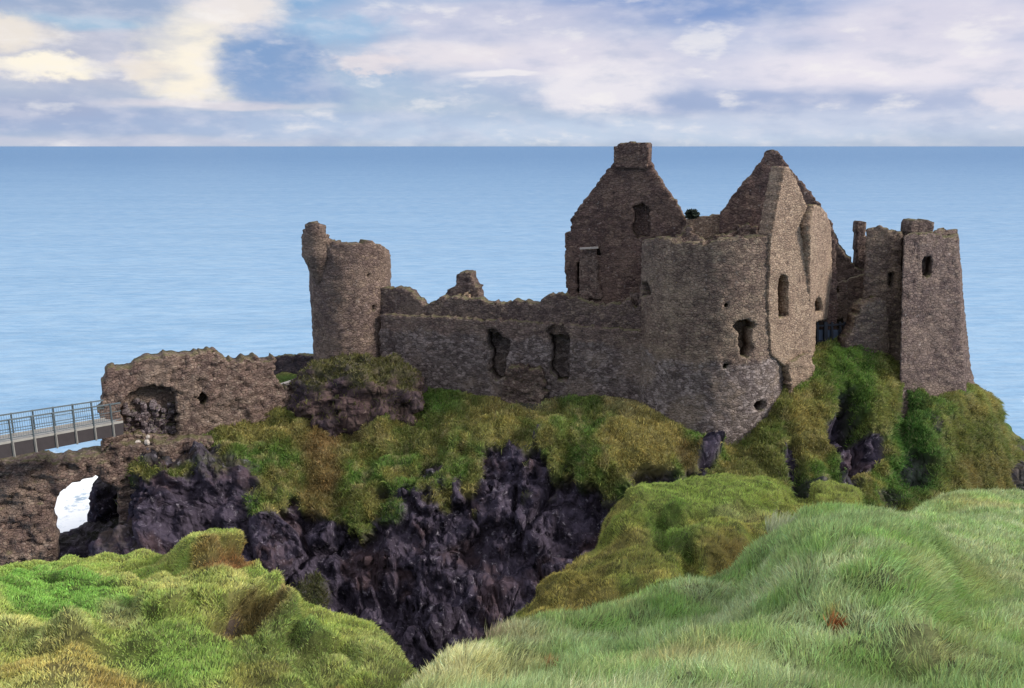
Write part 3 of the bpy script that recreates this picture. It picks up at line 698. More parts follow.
# hummock between the hills
mc = []
for px, cy, cY, rows in [(440, 700, 30, [(730, 27), (760, 24)]), (480, 655, 30.5, [(690, 27), (740, 23.5)]), (510, 622, 31, [(650, 27.5), (720, 23)]), (535, 594, 32, [(640, 27.5), (710, 23)]), (565, 567, 33, [(628, 28), (700, 23)]), (600, 543, 34.5, [(612, 28.5), (690, 23)]), (622, 508, 37, [(600, 29), (680, 23)]),
                        (645, 487, 38.5, [(585, 30), (670, 23)]), (685, 477, 39.5, [(570, 30.5), (660, 23)]), (730, 474, 40, [(555, 31.5), (650, 23.5)]), (775, 477, 40, [(545, 32), (640, 24)]), (800, 487, 39.5, [(540, 32), (630, 24.5)]), (850, 486, 39.5, [(540, 32), (620, 25)]), (868, 510, 38, [(560, 31), (620, 25.5)]), (900, 560, 35, [(590, 31), (640, 26)]), (960, 600, 33, [(620, 30), (660, 26)])]:
    cy += 9; k = (px-512)/850
    mc.append(col_from((px, cy, cY), [(px,)+r for r in rows]+[(k*18, 17, 21, 0)], ((2.5, 1.8), (4.5, 8), (6.5, 24))))
def mdisp(p, px, py, v):
    rp = np.stack([p[:, 0]*.9+p[:, 1]*.4, p[:, 1]*.5-p[:, 0]*.4, p[:, 2]*.5], 1)
    d = .45*fbm(rp, 2.5, 3, .5, 42)+.3*(.35-abs(fbm(rp, 1.3, 3, .55, 43)))+.2*fbm(p, .9, 3, .5, 44)+.3*(.3-abs(fbm(p, 1.0, 2, .5, 49)))
    b = blobs(px, py, [(700, 503, 70, 16, .35), (660, 535, 9, 20, -.45), (720, 545, 30, 18, .5), (800, 500, 18, 8, -.4), (830, 497, 30, 10, .3), (560, 590, 24, 12, .3), (690, 570, 10, 20, -.5), (640, 500, 10, 14, .3), (740, 582, 20, 12, -.5), (548, 570, 10, 8, -.7)], fbm(p, 1.3, 2, .5, 9)*.35)
    return d+b
def mcol(p, px, py, w):
    a = smooth(-.25, .35, fbm(p, 1.8, 4, .6, 31))[:, None]; b = smooth(.0, .45, fbm(p, .9, 3, .6, 32))[:, None]
    c = np.array((.20, .24, .055))*(1-a)+np.array((.29, .27, .08))*a; c = c*(1-.5*b)+np.array((.14, .23, .05))*.5*b
    return colour_blobs(px, py, c, [(700, 500, 80, 22, (.23, .33, .075), .85), (670, 530, 26, 26, (.10, .19, .04), .85), (825, 500, 45, 14, (.24, .29, .075), .8), (560, 590, 50, 30, (.27, .22, .065), .7), (630, 560, 40, 20, (.16, .15, .05), .5), (730, 570, 30, 20, (.17, .12, .045), .6), (740, 520, 26, 8, (.27, .28, .14), .5), (545, 572, 14, 8, (.10, .055, .035), .8), (590, 640, 30, 14, (.10, .13, .035), .5)], w)
hill('green_hummock', mc, 16, [3, 5, 12, 50, 40, 4], mdisp, mcol, 170000, .19, .0115, (.12, -.05, 0), 9, [(548, 571, 7, 3, .5)], .8, 1, 1.6)

# rocky knoll under the corner tower
def knoll(name, c, r, seed, squash=.6, colr=(.10, .12, .035), n=90, amp=.5, grassy=.5):
    th = np.linspace(0, 2*math.pi, n, endpoint=False); ph = np.linspace(-.2, math.pi/2, n//2)
    T, Pn = np.meshgrid(th, ph, indexing='ij')
    d = np.stack([np.cos(T)*np.cos(Pn), np.sin(T)*np.cos(Pn), np.sin(Pn)], -1)
    e = np.sign(d)*np.abs(d)**.75; pt = (e*np.array(r)+np.array(c)).reshape(-1, 3); dd = d.reshape(-1, 3)
    a1, a2, ci = worley(pt, 1.1, seed); s1, s2, cj = worley(pt, .5, seed+4)
    pt = pt+dd*((ci-.5)*1.3*smooth(0, .1, a2-a1)+(cj-.5)*.4+fbm(pt, .8, 3, .6, seed)*.5)[:, None]*amp
    rk = np.clip(1-smooth(.45, .8, dd[:, 2]+fbm(pt, .9, 3, .6, seed)*.5)*grassy*1.6, 0, 1)
    Fq = quads(n, n//2, True); cvv = np.tile(np.array(colr), (len(pt), 1))
    return pt.reshape(n, n//2, 3), Fq, cvv, rk
ROCKM = land_mat('knoll_rock', ((.035, .024, .026), (.11, .078, .075), (.24, .19, .17)), .2)
kc = P(361, 410, 63.6)
kp, kf, kcv, krk = knoll('rock_outcrop', kc, (5.1, 3.0, 4.0), 3, amp=.95, grassy=.27)
struct(mesh_obj('rock_outcrop', kp.reshape(-1, 3), kf, ROCKM, None, True, {'cover': kcv, 'rock': krk}))
scatter('grass', kp, kf, np.clip(1-krk, .06, 1), np.tile(np.array((.12, .12, .045)), (len(krk), 1)), 7000, .35, .05, (.1, 0, 0), 55, 1, .8)
for i, (px, py, Y, r, sd_) in enumerate([(104, 545, 60, (2.3, 2, 1.7), 5), (72, 552, 59, (2.2, 2, 1.2), 6), (112, 510, 62, (1.3, 1.6, 3.0), 7), (140, 560, 53, (3, 2, 2.4), 8)]):
    kp, kf, kcv, krk = knoll('rock', P(px, py, Y), r, 20+sd_, n=50, grassy=.1)
    struct(mesh_obj('rock', kp.reshape(-1, 3), kf, LAND, None, True, {'cover': kcv, 'rock': krk}))

# ------------------------------------------------------------------ the castle
# left corner tower
T = thing('corner_tower', 'tall round ruined corner tower with a broken corbelled turret at its top left', 'tower', P(350, 370, 68))
zt0 = zat(385, 66)
TWR = stone_mat('corner_tower_stone', (.155, .112, .10), (.23, .17, .15), (.26, .195, .155), grime=.45)
round_wall(T, 'wall', TWR, 352, 320, 68.7, lambda z: 3.2+.006*(z-22), zt0-2.5, [(300, 246), (318, 243), (338, 243), (352, 245), (365, 244), (372, 241), (380, 245), (388, 249), (392, 252)], 1.2,
           [[(371, 305), (376, 305), (376, 311), (371, 311)], [(365, 273), (369, 273), (369, 277), (365, 277)]], seed=3, back_drop=1.0)
zc0, zc1 = zat(285, 66.3), zat(255, 66.3)
def trad(z):
    q = (z-zc0)/(zc1-zc0); return .35+1.0*min(max(q, 0), 1)**.7
round_wall(T, 'corner_turret', TWR, 319.5, 250, 66.6, trad, zc0-.4, [(298, 240), (304, 234), (306, 222), (313, 221), (322, 225), (324, 234), (334, 240), (340, 245)], .3, seed=4, cell=.14, back_drop=.1)

# broken upper fringe right of the tower, curtain wall
Cw = thing('curtain_wall', 'long rubble curtain wall with two ragged doorways between the two round towers', 'wall', P(515, 390, 63))
flat_wall(Cw, 'lower_wall', CURT, (380, 66.3), (650, 60.6), 350,
          [(380, 314), (440, 317), (520, 322), (600, 328), (655, 332), (655, 432), (600, 428), (540, 432), (480, 420), (420, 410), (380, 405)], 1.6,
          [[(486, 333), (490, 327), (497, 330), (503, 336), (511, 341), (510, 352), (506, 360), (506, 376), (497, 383), (489, 372), (491, 355), (487, 345)],
           [(546, 330), (551, 326), (563, 326), (566, 333), (571, 336), (570, 372), (568, 382), (556, 382), (550, 371), (551, 350)]], seed=11, wname='doorway', nd=1.5)
flat_wall(Cw, 'parapet', DARKST, (380, 66.9), (650, 61.2), 310,
          [(380, 288), (398, 289), (410, 291), (420, 300), (425, 306), (432, 302), (440, 298), (452, 297), (470, 300), (479, 299), (487, 302), (500, 304), (515, 302), (540, 303), (543, 296), (560, 293), (568, 297), (583, 301), (600, 306), (620, 303), (634, 298), (655, 298), (655, 340), (380, 325)], 1.0,
          [[(632, 298), (639, 298), (639, 307), (632, 307)]], seed=12, nd=.7)
flat_wall(Cw, 'buttress', RED, (499, 62.4), (546, 61.6), 390, [(506, 372), (516, 366), (530, 368), (541, 372), (546, 384), (543, 400), (538, 425), (505, 425), (500, 398), (503, 384)], 1.0, seed=13, ragged=.3, rough=.25)
# ragged stub behind the wall
St = thing('chimney_stub', 'broken stump of masonry poking above the curtain wall left of the gable', 'wall', P(463, 300, 68))
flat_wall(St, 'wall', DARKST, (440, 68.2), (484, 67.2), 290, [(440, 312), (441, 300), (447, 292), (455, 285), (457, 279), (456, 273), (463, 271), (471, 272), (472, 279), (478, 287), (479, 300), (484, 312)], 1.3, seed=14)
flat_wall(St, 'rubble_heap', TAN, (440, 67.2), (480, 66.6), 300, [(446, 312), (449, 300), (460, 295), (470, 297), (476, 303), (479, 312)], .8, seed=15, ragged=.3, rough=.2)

# near gabled house
Gh = thing('gabled_house', 'roofless gabled house wall crowned by a square chimney behind the curtain wall', 'building', P(625, 300, 69))
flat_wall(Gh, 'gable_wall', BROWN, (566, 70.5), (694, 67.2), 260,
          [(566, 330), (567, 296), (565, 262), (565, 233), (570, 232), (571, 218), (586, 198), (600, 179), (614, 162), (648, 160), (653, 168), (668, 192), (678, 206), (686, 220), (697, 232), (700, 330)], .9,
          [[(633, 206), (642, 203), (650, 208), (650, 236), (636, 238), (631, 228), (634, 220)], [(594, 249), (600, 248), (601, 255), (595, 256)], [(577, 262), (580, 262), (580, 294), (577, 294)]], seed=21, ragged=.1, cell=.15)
flat_wall(Gh, 'chimney', BROWN, (610, 69.1), (652, 68.0), 155, [(614, 168), (614, 147), (622, 143), (631, 142), (639, 143), (648, 143), (648, 168)], 1.6, seed=22, ragged=.05, cell=.13)
flat_wall(Gh, 'blocked_window', RED, (578, 70.0), (606, 69.3), 275, [(579, 299), (580, 250), (597, 248), (598, 280), (603, 299)], .3, seed=23, ragged=.08, cell=.14)
m = MB()
a0 = P(580, 248.5, 69.7); b0 = P(598, 247.5, 69.2); m.bar(a0, b0, .25, .14); m.build('lintel', CONC, Gh)
# side wall running back to the sea
sa = P(567, 262, 70.6)
w_ = [(0, 20), (0, zat(234, 70.6)), (3, zat(234, 70.6)-.6), (7, zat(250, 70.6)), (9, 20)]
def back_wall(parent, name, mat, p, direction, poly, thick, seed):
    p = np.array(p, float); p[2] = 0; t = np.array(direction, float); t /= np.linalg.norm(t); n = np.array([t[1], -t[0], 0])
    if n.dot(-p) < 0: n = -n
    cell = .18; pl = np.array(poly, float)
    S = np.arange(pl[:, 0].min()-cell, pl[:, 0].max()+2*cell, cell); Z = np.arange(pl[:, 1].min()-cell, pl[:, 1].max()+2*cell, cell)
    cs, cz = np.meshgrid(S[:-1]+cell/2, Z[:-1]+cell/2, indexing='ij'); pts = np.stack([cs.ravel(), cz.ravel(), np.full(cs.size, seed*3.3)], 1)
    w = (fbm(pts, .6, 3, .6, seed)*.16).reshape(cs.shape); keep = inpoly(pl, cs+w, cz+w)
    outer = lambda s, z: p+np.outer(s, t)+np.outer(z, [0, 0, 1.0]); inner = lambda s, z: outer(s, z)-n*thick
    return grid_shell(name, mat, parent, outer, inner, S, Z, keep, False, .04, seed, 2, .07)
back_wall(Gh, 'side_wall', BROWN, sa+np.array([.9, 1.0, 0]), (.02, 1, 0), w_, .9, 24)

# link wall between the gables
Lw = thing('link_wall', 'low pale wall spanning the gap between the two gables', 'wall', P(710, 240, 66))
flat_wall(Lw, 'wall', TAN, (676, 66.5), (738, 66.5), 230, [(680, 262), (684, 232), (690, 218), (700, 217), (716, 215), (730, 213), (740, 212), (740, 262)], .8, seed=31, ragged=.06)
flat_wall(Lw, 'broken_vault', RED, (676, 65.4), (745, 64.8), 240, [(676, 262), (676, 236), (684, 232), (690, 222), (693, 232), (700, 238), (712, 238), (724, 233), (735, 230), (745, 225), (760, 228), (760, 262)], .9, seed=32, ragged=.3, rough=.2)

# tall gabled hall
Hh = thing('gabled_hall', 'tallest tan stone gable standing behind the round keep tower, its peak close to the horizon', 'building', P(790, 345, 63))
flat_wall(Hh, 'gable_wall', BROWN, (716, 66.0), (824, 64.2), 240,
          [(716, 345), (720, 214), (735, 193), (750, 175), (764, 158), (767, 151), (778, 150), (783, 158), (800, 180), (820, 203), (821, 212), (826, 216), (832, 222), (836, 240), (838, 345)], .9,
          [[(775, 189), (781, 187), (782, 193), (776, 195)]], seed=33, ragged=.1, cell=.15)
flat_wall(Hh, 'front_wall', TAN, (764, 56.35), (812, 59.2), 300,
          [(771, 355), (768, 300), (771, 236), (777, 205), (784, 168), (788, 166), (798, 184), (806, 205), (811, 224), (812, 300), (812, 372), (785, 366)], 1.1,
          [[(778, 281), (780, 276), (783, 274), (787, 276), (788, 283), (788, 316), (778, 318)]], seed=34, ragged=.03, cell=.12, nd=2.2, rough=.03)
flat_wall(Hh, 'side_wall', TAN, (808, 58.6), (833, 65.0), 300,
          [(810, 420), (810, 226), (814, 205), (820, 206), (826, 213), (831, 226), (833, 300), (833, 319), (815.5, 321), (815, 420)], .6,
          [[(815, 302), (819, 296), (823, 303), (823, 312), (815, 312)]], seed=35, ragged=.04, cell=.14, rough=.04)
# buttress flare at the foot
flat_wall(Hh, 'buttress', TAN, (785, 57.7), (818, 59.5), 400, [(787, 364), (811, 352), (816, 380), (822, 430), (798, 430), (792, 398)], .9, seed=36, ragged=.2, rough=.1)

# inner range and gateway
Iw = thing('inner_wall', 'red brown sloping broken wall in the gap between the hall and the sea gatehouse', 'wall', P(845, 340, 66))
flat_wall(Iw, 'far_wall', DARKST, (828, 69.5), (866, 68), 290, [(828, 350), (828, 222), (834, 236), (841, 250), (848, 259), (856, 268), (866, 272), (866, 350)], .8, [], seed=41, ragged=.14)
flat_wall(Iw, 'near_wall', RED, (829, 66.6), (868, 65.4), 310, [(829, 352), (829, 286), (845, 281), (858, 276), (868, 274), (868, 352)], .8,
          [[(832, 288), (838, 286), (839, 293), (833, 294)], [(832, 320), (844, 318), (845, 349), (832, 350)]], seed=42, ragged=.1, wname='doorway')
mg = MB()
for px in (817.5, 825.5, 832, 840, 844.5):
    mg.bar(P(px, 352, 63.4), P(px, 322, 63.4), .16 if px != 825.5 else .25)
mg.bar(P(814, 326, 63.4), P(846, 324, 63.4), .12); mg.bar(P(814, 341, 63.4), P(846, 340, 63.4), .1)
tag(mg.build('gate', flat_mat('black_gate_paint', (.03, .035, .05))), 'dark barred gate at the foot of the gap beside the tall gable', 'gate')
ga = P(814, 350, 63.7); gb_ = P(846, 350, 63.7)
mesh_obj('panel', *[np.array(q) if i == 0 else q for i, q in enumerate(box_pts(P(815, 352, 63.6), P(845, 352, 63.6)-P(815, 352, 63.6), np.array([0, .06, 0]), np.array([0, 0, 1.75])))], TIMBER, bpy.data.objects['gate'])

# sea gatehouse
Sg = thing('sea_gatehouse', 'battered sea gatehouse tower with one lit-through window on the right edge of the crag', 'tower', P(920, 400, 61))
GATE = stone_mat('gatehouse_stone', (.14, .104, .098), (.205, .155, .138), (.235, .18, .15), grime=.55)
# tapered main tower: four sides as one battered shell
def batter_tower(parent, name, mat, corners_top, corners_bot, z0, z1, top, openings, thick, seed, cell=.17):
    """rectangular tower; corners (x,y) at z0 and z1, counter-clockwise seen from above"""
    ct = np.array(corners_top, float); cb = np.array(corners_bot, float); k = 4
    Ls = [np.linalg.norm(cb[(i+1) % k]-cb[i]) for i in range(k)]; cum = np.concatenate([[0], np.cumsum(Ls)]); n = int(cum[-1]/cell)
    S = np.arange(n)*cum[-1]/n; Z = np.arange(z0, z1, cell)
    cenb = cb.mean(0)
    def at(s, z, inset=0.0):
        s = np.mod(s, cum[-1]); i = np.clip(np.searchsorted(cum, s, 'right')-1, 0, k-1); f = (s-cum[i])/np.array(Ls)[i]
        q = np.clip((z-z0)/(z1-z0), 0, 1.2)**.75
        b = cb[i]*(1-f)[:, None]+cb[(i+1) % k]*f[:, None]; t = ct[i]*(1-f)[:, None]+ct[(i+1) % k]*f[:, None]
        xy = b*(1-q)[:, None]+t*q[:, None]
        if inset: 
            t0 = ct.mean(0); d = t-t0; l = np.linalg.norm(d, axis=1)[:, None]; xy = t0+d*np.maximum(l-inset, .2)/l
        return np.concatenate([xy, z[:, None]], 1)
    outer = lambda s, z: at(s, z); inner = lambda s, z: at(s, z, thick)
    cs, cz = np.meshgrid(S+cum[-1]/n/2, Z[:-1]+cell/2, indexing='ij'); q = outer(cs.ravel(), cz.ravel())
    e = outer(cs.ravel()+.05, cz.ravel())-q; nn = np.stack([e[:, 1], -e[:, 0], 0*e[:, 0]], 1); nn /= np.linalg.norm(nn, axis=1)[:, None]+1e-9
    sgn = np.sign((nn[:, :2]*(q[:, :2]-cenb)).sum(1)); nn *= sgn[:, None]
    face = ((np.array([0, 0, H])-q)*nn).sum(1) > 0; wv = fbm(q, .55, 3, .6, seed)
    px, py = proj(q); tp = np.array(top, float)
    keep = np.where(face, py+wv*2 > np.interp(px+wv*1.5, tp[:, 0], tp[:, 1]), cz.ravel()+wv*.3 < z1-cell*9)
    for op in openings:
        h = inpoly(op, px+wv*1.0, py+wv*1.0) & face
        if not h.any(): continue
        keep &= ~h; pts = q[h]; nm = nn[h].mean(0); cen = (pts.min(0)+pts.max(0))/2; t = np.cross([0, 0, 1.0], nm); ee = (pts-cen).dot(t)
        niche(parent, mat, cen, nm, ee.max()-ee.min()+.5, pts[:, 2].max()-pts[:, 2].min()+.5, thick*.8)
    return grid_shell(name, mat, parent, outer, inner, S, Z, keep.reshape(cs.shape), True, cell*.2, seed, 1, .1)
def xy(px, py, Y): q = P(px, py, Y); return (q[0], q[1])
batter_tower(Sg, 'tower', GATE, [xy(901, 250, 62.2), xy(953, 250, 63.6), xy(952, 250, 69), xy(902, 250, 68)], [xy(905, 390, 58.6), xy(977, 375, 60.0), xy(979, 375, 69), xy(903, 375, 68)],
             zat(425, 59), zat(216, 64), [(890, 236), (903, 238), (911, 233), (930, 233), (945, 236), (958, 238)],
             [[(922, 260), (925, 255), (931, 256), (931, 276), (922, 277)]], 1.0, 51)
flat_wall(Sg, 'chimney', GATE, (911, 64.2), (934, 64.5), 230, [(911, 240), (911, 221), (918, 220), (923, 222), (928, 220), (934, 222), (934, 240)], 1.2, seed=52, ragged=.06, cell=.14)
SIDE = stone_mat('gate_turret_stone', (.155, .115, .105), (.23, .175, .145), (.27, .21, .16), grime=.5)
batter_tower(Sg, 'turret', SIDE, [xy(864, 250, 63.6), xy(898, 250, 63.2), xy(900, 250, 68), xy(866, 250, 68)], [xy(863, 345, 63.0), xy(909, 345, 62.2), xy(909, 345, 68), xy(863, 345, 68)],
             zat(375, 62.5), zat(218, 65), [(862, 234), (867, 229), (875, 227), (884, 228), (893, 229), (899, 233)],
             [[(888, 273), (892, 271), (896, 274), (895, 288), (888, 288)]], .8, 53)
flat_wall(Sg, 'broken_wall', SIDE, (850, 61.8), (886, 62.2), 320, [(842, 356), (846, 338), (852, 330), (857, 314), (864, 305), (868, 302), (880, 298), (888, 304), (890, 356)], 1.2, seed=54, ragged=.22)
flat_wall(Sg, 'wall_stub', GATE, (894, 64.0), (904, 63.8), 250, [(895, 300), (896, 268), (901, 267), (902, 256), (897, 255), (897, 237), (905, 236), (906, 300)], .7, seed=55, ragged=.05, cell=.13)
Cp = thing('slim_chimney', 'slim dark chimney stack standing just left of the sea gatehouse', 'chimney', P(862, 270, 69))
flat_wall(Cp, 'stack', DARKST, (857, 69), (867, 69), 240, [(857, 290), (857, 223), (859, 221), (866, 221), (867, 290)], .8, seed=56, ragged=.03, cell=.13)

# round keep tower, nearest
Kt = thing('round_tower', 'broad round drum tower with a ragged window, nearest and widest part of the castle', 'tower', P(715, 430, 60))
zk = zat(365, 56)
round_wall(Kt, 'wall', GREY, 713, 320, 61.5, lambda z: 5.36+max(0, (zk-z))*.05, zat(455, 55)-1.5,
           [(630, 242), (641, 240), (655, 237), (668, 240), (676, 244), (690, 244), (704, 243), (722, 239), (745, 238), (765, 236), (775, 234), (795, 236)], 1.5,
           [[(731, 326), (738, 322), (745, 320), (754, 321), (756, 327), (752, 330), (752, 350), (748, 358), (741, 356), (738, 345), (738, 332)],
            [(641, 283), (646, 281), (650, 287), (650, 296), (642, 296)], [(724, 303), (729, 303), (729, 308), (724, 308)], [(755, 401), (760, 399), (766, 402), (765, 411), (758, 413), (754, 407)],
            [(723, 364), (728, 364), (728, 369), (723, 369)], [(708, 276), (711, 276), (711, 280), (708, 280)], [(774, 270), (800, 270), (800, 322), (774, 322)]], seed=61, back_drop=2.0, nd=1.3)

# dark wall behind the outer ward and its coping
Ow = thing('outer_wall', 'low ruined outer wall with a rubble choked archway where the footbridge lands', 'wall', P(190, 430, 60))
flat_wall(Ow, 'near_wall', RED, (98, 56.2), (285, 62), 400,
          [(101, 470), (102, 420), (101, 408), (103, 390), (107, 375), (113, 368), (126, 365), (138, 362), (148, 359), (160, 357), (172, 356), (186, 357), (199, 354), (216, 352), (219, 358), (232, 361), (250, 359), (275, 359), (278, 385), (300, 392), (300, 420), (250, 450), (180, 470)], 1.6,
          [[(121, 436), (121, 408), (127, 394), (140, 387), (155, 384), (168, 387), (176, 396), (179, 415), (176, 436)], [(198, 396), (203, 390), (208, 396), (206, 404), (199, 404)]], seed=71, ragged=.34, rough=.2, nd=1.1, wname='archway')
rng = np.random.RandomState(4)
def stone_blob(mb_V, mb_F, c, r):
    k = 3; th = np.linspace(0, 2*math.pi, 7)[:-1]; base = len(mb_V)
    for ph in (-.9, -.2, .5, 1.1):
        for t in th: mb_V.append(c+np.array([math.cos(t)*math.cos(ph), math.sin(t)*math.cos(ph), math.sin(ph)])*r*rng.uniform(.75, 1.15))
    for j in range(3):
        for i in range(6): a = base+j*6+i; b = base+j*6+(i+1) % 6; mb_F.append([a, b, b+6, a+6])
    mb_F.append([base+18+i for i in range(6)]); mb_F.append([base+i for i in range(5, -1, -1)])
Vs, Fs = [], []
for _ in range(150):
    px = rng.uniform(123, 176); py = 436-abs(rng.normal(0, 1))*20
    if py < 392+abs(px-150)*.5: continue
    stone_blob(Vs, Fs, P(px, py, 57.4+rng.uniform(0, .7)+(px-121)*.031), rng.uniform(.14, .36))
mesh_obj('rubble', Vs, Fs, stone_mat('arch_rubble', (.07, .05, .06), (.12, .09, .10), (.28, .24, .26), grime=.5), Ow)
Vs, Fs = [], []
for px, py, r in [(138, 443, .24), (147, 442, .22), (148, 437, .16)]: stone_blob(Vs, Fs, P(px, py, 56.6), r)
mesh_obj('pale_stones', Vs, Fs, CONC, Ow)
Dw = thing('far_parapet', 'dark low parapet on the seaward side left of the corner tower', 'wall', P(295, 380, 74))
flat_wall(Dw, 'wall', stone_mat('shade_dark_stone', (.055, .05, .07), (.08, .07, .09), (.10, .08, .09)), (266, 75), (320, 74), 365, [(262, 400), (264, 361), (275, 357), (300, 355), (318, 355), (318, 400)], .7, seed=72, ragged=.05)  # shade on this wall is put into its dark stone colours
Pw = thing('coped_wall', 'low wall with pale coping climbing to the foot of the corner tower', 'wall', P(295, 388, 66))
mw = MB(); a0 = P(272, 388, 65.5); b0 = P(316, 374, 67); mw.bar(a0, b0, .5, .18); mw.build('coping', CONC, Pw)
flat_wall(Pw, 'wall', RED, (270, 65.8), (318, 67.2), 390, [(270, 392), (318, 376), (318, 404), (270, 418)], .8, seed=73, ragged=.05)

# arched causeway wall beneath the footbridge
Aw = thing('arched_wall', 'reddish rubble causeway wall pierced by an arch showing white surf', 'wall', P(60, 560, 55))
def aw():
    A = (-90, 51.0); B = (215, 58.0)
    poly = [(-95, 470), (-40, 466), (0, 462), (20, 461), (42, 460), (50, 464), (75, 460), (104, 455), (110, 446), (125, 446), (150, 442), (215, 440), (215, 640), (-95, 640)]
    arch = [(50, 520), (53, 505), (61, 491), (72, 482), (86, 478), (101, 479), (112, 485), (118, 500), (119, 540), (119, 600), (58, 600), (54, 540)]
    a = P(A[0], 500, A[1]); b = P(B[0], 500, B[1]); a[2] = b[2] = 0; t = (b-a)/np.linalg.norm(b-a); n = np.array([t[1], -t[0], 0])
    def sz(pts):
        o = []
        for px, py in pts:
            q = P(px, py, 1.0)-np.array([0, 0, H]); k = a.dot(n)/q.dot(n); w = q*k+np.array([0, 0, H]); o.append(((w-a).dot(t), w[2]))
        return np.array(o)
    pl = sz(poly); ar = sz(arch); cell = .17
    S = np.arange(pl[:, 0].min(), pl[:, 0].max(), cell); Z = np.arange(-1, pl[:, 1].max()+.3, cell)
    cs, cz = np.meshgrid(S[:-1]+cell/2, Z[:-1]+cell/2, indexing='ij'); pts = np.stack([cs.ravel(), cz.ravel(), 0*cs.ravel()], 1); w = (fbm(pts, .6, 3, .6, 3)*.25).reshape(cs.shape)
    pl[pl[:, 1] < 12, 1] = -2
    keep = inpoly(pl, cs+w*.5, cz+w*.5) & ~inpoly(ar, cs+w, cz+w)
    outer = lambda s, z: a+np.outer(s, t)+np.outer(z, [0, 0, 1.0])-n*0.0; inner = lambda s, z: outer(s, z)-n*2.2
    ob = grid_shell('wall', RED, Aw, outer, inner, S, Z, keep, False, .04, 75, 2, .28)
aw()

# footbridge
Fb = thing('footbridge', 'narrow railed footbridge running in from the left to the outer wall', 'bridge', P(50, 445, 49))
bA = P(-90, 459.5, 41.5); bB = P(122, 421.5, 54.0); bd = bB-bA; bl = np.linalg.norm(bd); bt = bd/bl; bn = np.cross(bt, [0, 0, 1.0]); bn /= np.linalg.norm(bn)
if bn[1] < 0: bn = -bn
WID = 1.5; up = np.array([0, 0, 1.0])
m = MB()
nb = int(bl/.22)
for i in range(nb): m.box(bA+bt*(bl*i/nb)+bn*.03-up*.06, bt*(bl/nb-.02), bn*(WID-.06), up*.06)
m.build('deck', DECK, Fb)
for s_ in (0, 1):
    o = bn*(WID*s_); m = MB(); m.bar(bA+o-up*.48, bB+o-up*.48, .16, .8); m.build('girder', GIRDER, Fb)
    m = MB(); m.bar(bA+o-up*.0-bn*.06*(1-2*s_), bB+o-up*.0-bn*.06*(1-2*s_), .08, .14); m.build('edge_beam', DECK, Fb)
for s_ in (0, 1):
    o = bn*(WID*s_); m = MB(); m.bar(bA+o+up*1.3, bB+o+up*1.3, .09, .08); m.bar(bA+o+up*.75, bB+o+up*.75, .04, .04); m.bar(bA+o+up*.2, bB+o+up*.2, .04, .04)
    rl = m.build('railing', STEEL, Fb)
    m = MB(); q = int(bl/.16)
    for i in range(q): c = bA+o+bt*(bl*(i+.5)/q); m.bar(c+up*.2, c+up*1.28, .010)
    m.build('baluster_panel', STEEL, rl)
    k = 0
    # posts where the picture has them: every 1.42 m
    dpost = 1.43; d0 = bl-.9
    while d0 > .2:
        c = bA+o+bt*d0-bn*.10*(1-2*s_); m = MB(); m.bar(c-up*.85, c+up*.0, .085); m.bar(c+up*.0, c+up*1.34, .075); m.build('post', PALESTEEL if False else STEEL, rl)
        m = MB(); m.bar(c-bn*.07*(1-2*s_)-up*.9, c-bn*.07*(1-2*s_)+up*.05, .09); m.build('bracket', PALESTEEL, rl); d0 -= dpost
# small dark shrub on the link wall
def shrub(name, label, c, r, n, colr, seed):
    rng = np.random.RandomState(seed); T = thing(name, label, 'shrub', c-np.array([0, 0, r]))
    V = []; Fs = []
    for i in range(n):
        d = rng.normal(0, 1, 3); d /= np.linalg.norm(d); p = c+d*r*rng.rand()**.4*np.array([1.2, 1, .8]); a = rng.normal(0, .09, 3); b = rng.normal(0, .09, 3); k = len(V)
        V += [p-a, p+b, p+a, p-b]; Fs.append([k, k+1, k+2, k+3])
    mesh_obj('foliage', V, Fs, flat_mat('shrub_leaf', colr), T)
    m = MB()
    for i in range(5): m.bar(c-up*r*1.1, c+rng.normal(0, .4, 3)*r, .04)
    m.build('stem', flat_mat('shrub_stem', (.06, .045, .03)), T)
shrub('shrub', 'small dark round shrub rooted on the wall top between the gables', P(692, 214, 66.6), .42, 500, (.03, .045, .03), 3)

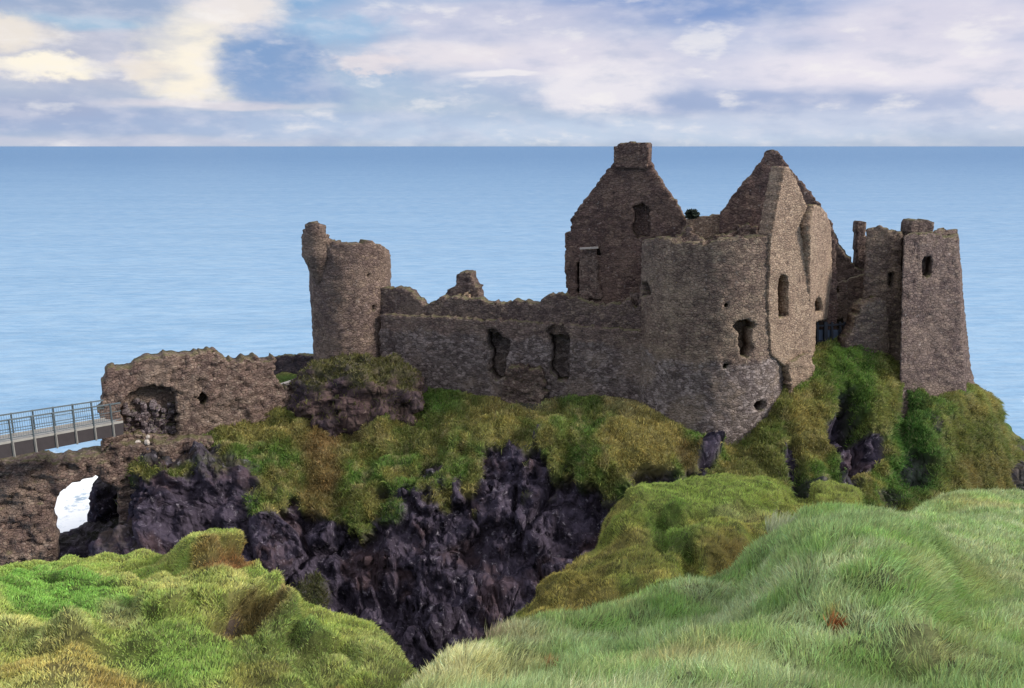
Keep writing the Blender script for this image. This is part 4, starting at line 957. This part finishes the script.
# ---- small plants on the near hill
from mathutils.bvhtree import BVHTree
def on_hill(name, px, py):
    V, Fq = HILLS[name]; t = BVHTree.FromPolygons([tuple(v) for v in V], [tuple(f) for f in Fq])
    
    for k in range(60):
        d = P(px, py+k*2, 1.0)-np.array([0, 0, H]); loc, n, i, dist = t.ray_cast(Vector((0, 0, H)), Vector(d).normalized())
        if loc is not None: return np.array(loc)
def tuft(name, label, cat, c, r, h, n, cols, seed, lean=(.2, 0, 0), w=.012, part='leaves', group=None):
    rng = np.random.RandomState(seed); T = thing(name, label, cat, c, group); V = []; Fs = []; C = []
    for i in range(n):
        a = rng.uniform(0, 6.28); q = r*rng.rand()**.6; b = c+np.array([math.cos(a)*q, math.sin(a)*q, -.03]); hh = h*rng.uniform(.5, 1.1)
        d = np.array([math.cos(a)*.35*q/r, math.sin(a)*.35*q/r, 1.0])+rng.normal(0, .16, 3)+np.array(lean); d /= np.linalg.norm(d)
        s_ = rng.normal(0, 1, 3); s_[2] = 0; s_ /= np.linalg.norm(s_); m_ = b+d*hh*.6; t_ = b+d*hh+np.array(lean)*hh*.4; k = len(V)
        V += [b-s_*w/2, b+s_*w/2, m_+s_*w*.5, m_-s_*w*.5, t_]; Fs += [[k, k+1, k+2, k+3], [k+3, k+2, k+4]]
        cc = np.array(cols[rng.randint(len(cols))])*rng.uniform(.7, 1.2); C += [cc]*5
    mesh_obj(part, np.array(V), Fs, BLADE, T, True, {'cover': np.array(C)})
GN = 'grassy_hill'
tuft('dock_plant', 'small rusty brown dock plant in the grass near the bottom edge, left of the other', 'plant', on_hill(GN, 550, 668), .06, .24, 50, [(.34, .13, .05), (.24, .09, .04), (.42, .2, .08)], 1, w=.02)
tuft('dock_plant', 'small rusty brown dock plant on the near grass below the rounded hilltop at the right', 'plant', on_hill(GN, 835, 628), .08, .26, 60, [(.34, .13, .05), (.24, .09, .04), (.42, .2, .08)], 2, w=.022)
tuft('grass_tuft', 'bleached straw tuft standing on the left shoulder of the near grassy hill', 'grass tuft', on_hill(GN, 500, 640), .26, .46, 420, [(.62, .52, .36), (.5, .44, .28), (.4, .42, .24)], 3, (.25, 0, 0), .012, 'blades')
tuft('grass_tuft', 'pale wispy grass tuft on the near hill skyline just left of its rounded top', 'grass tuft', on_hill(GN, 786, 530), .5, .50, 620, [(.5, .52, .36), (.42, .5, .3)], 4, (.2, 0, 0), .014, 'blades')
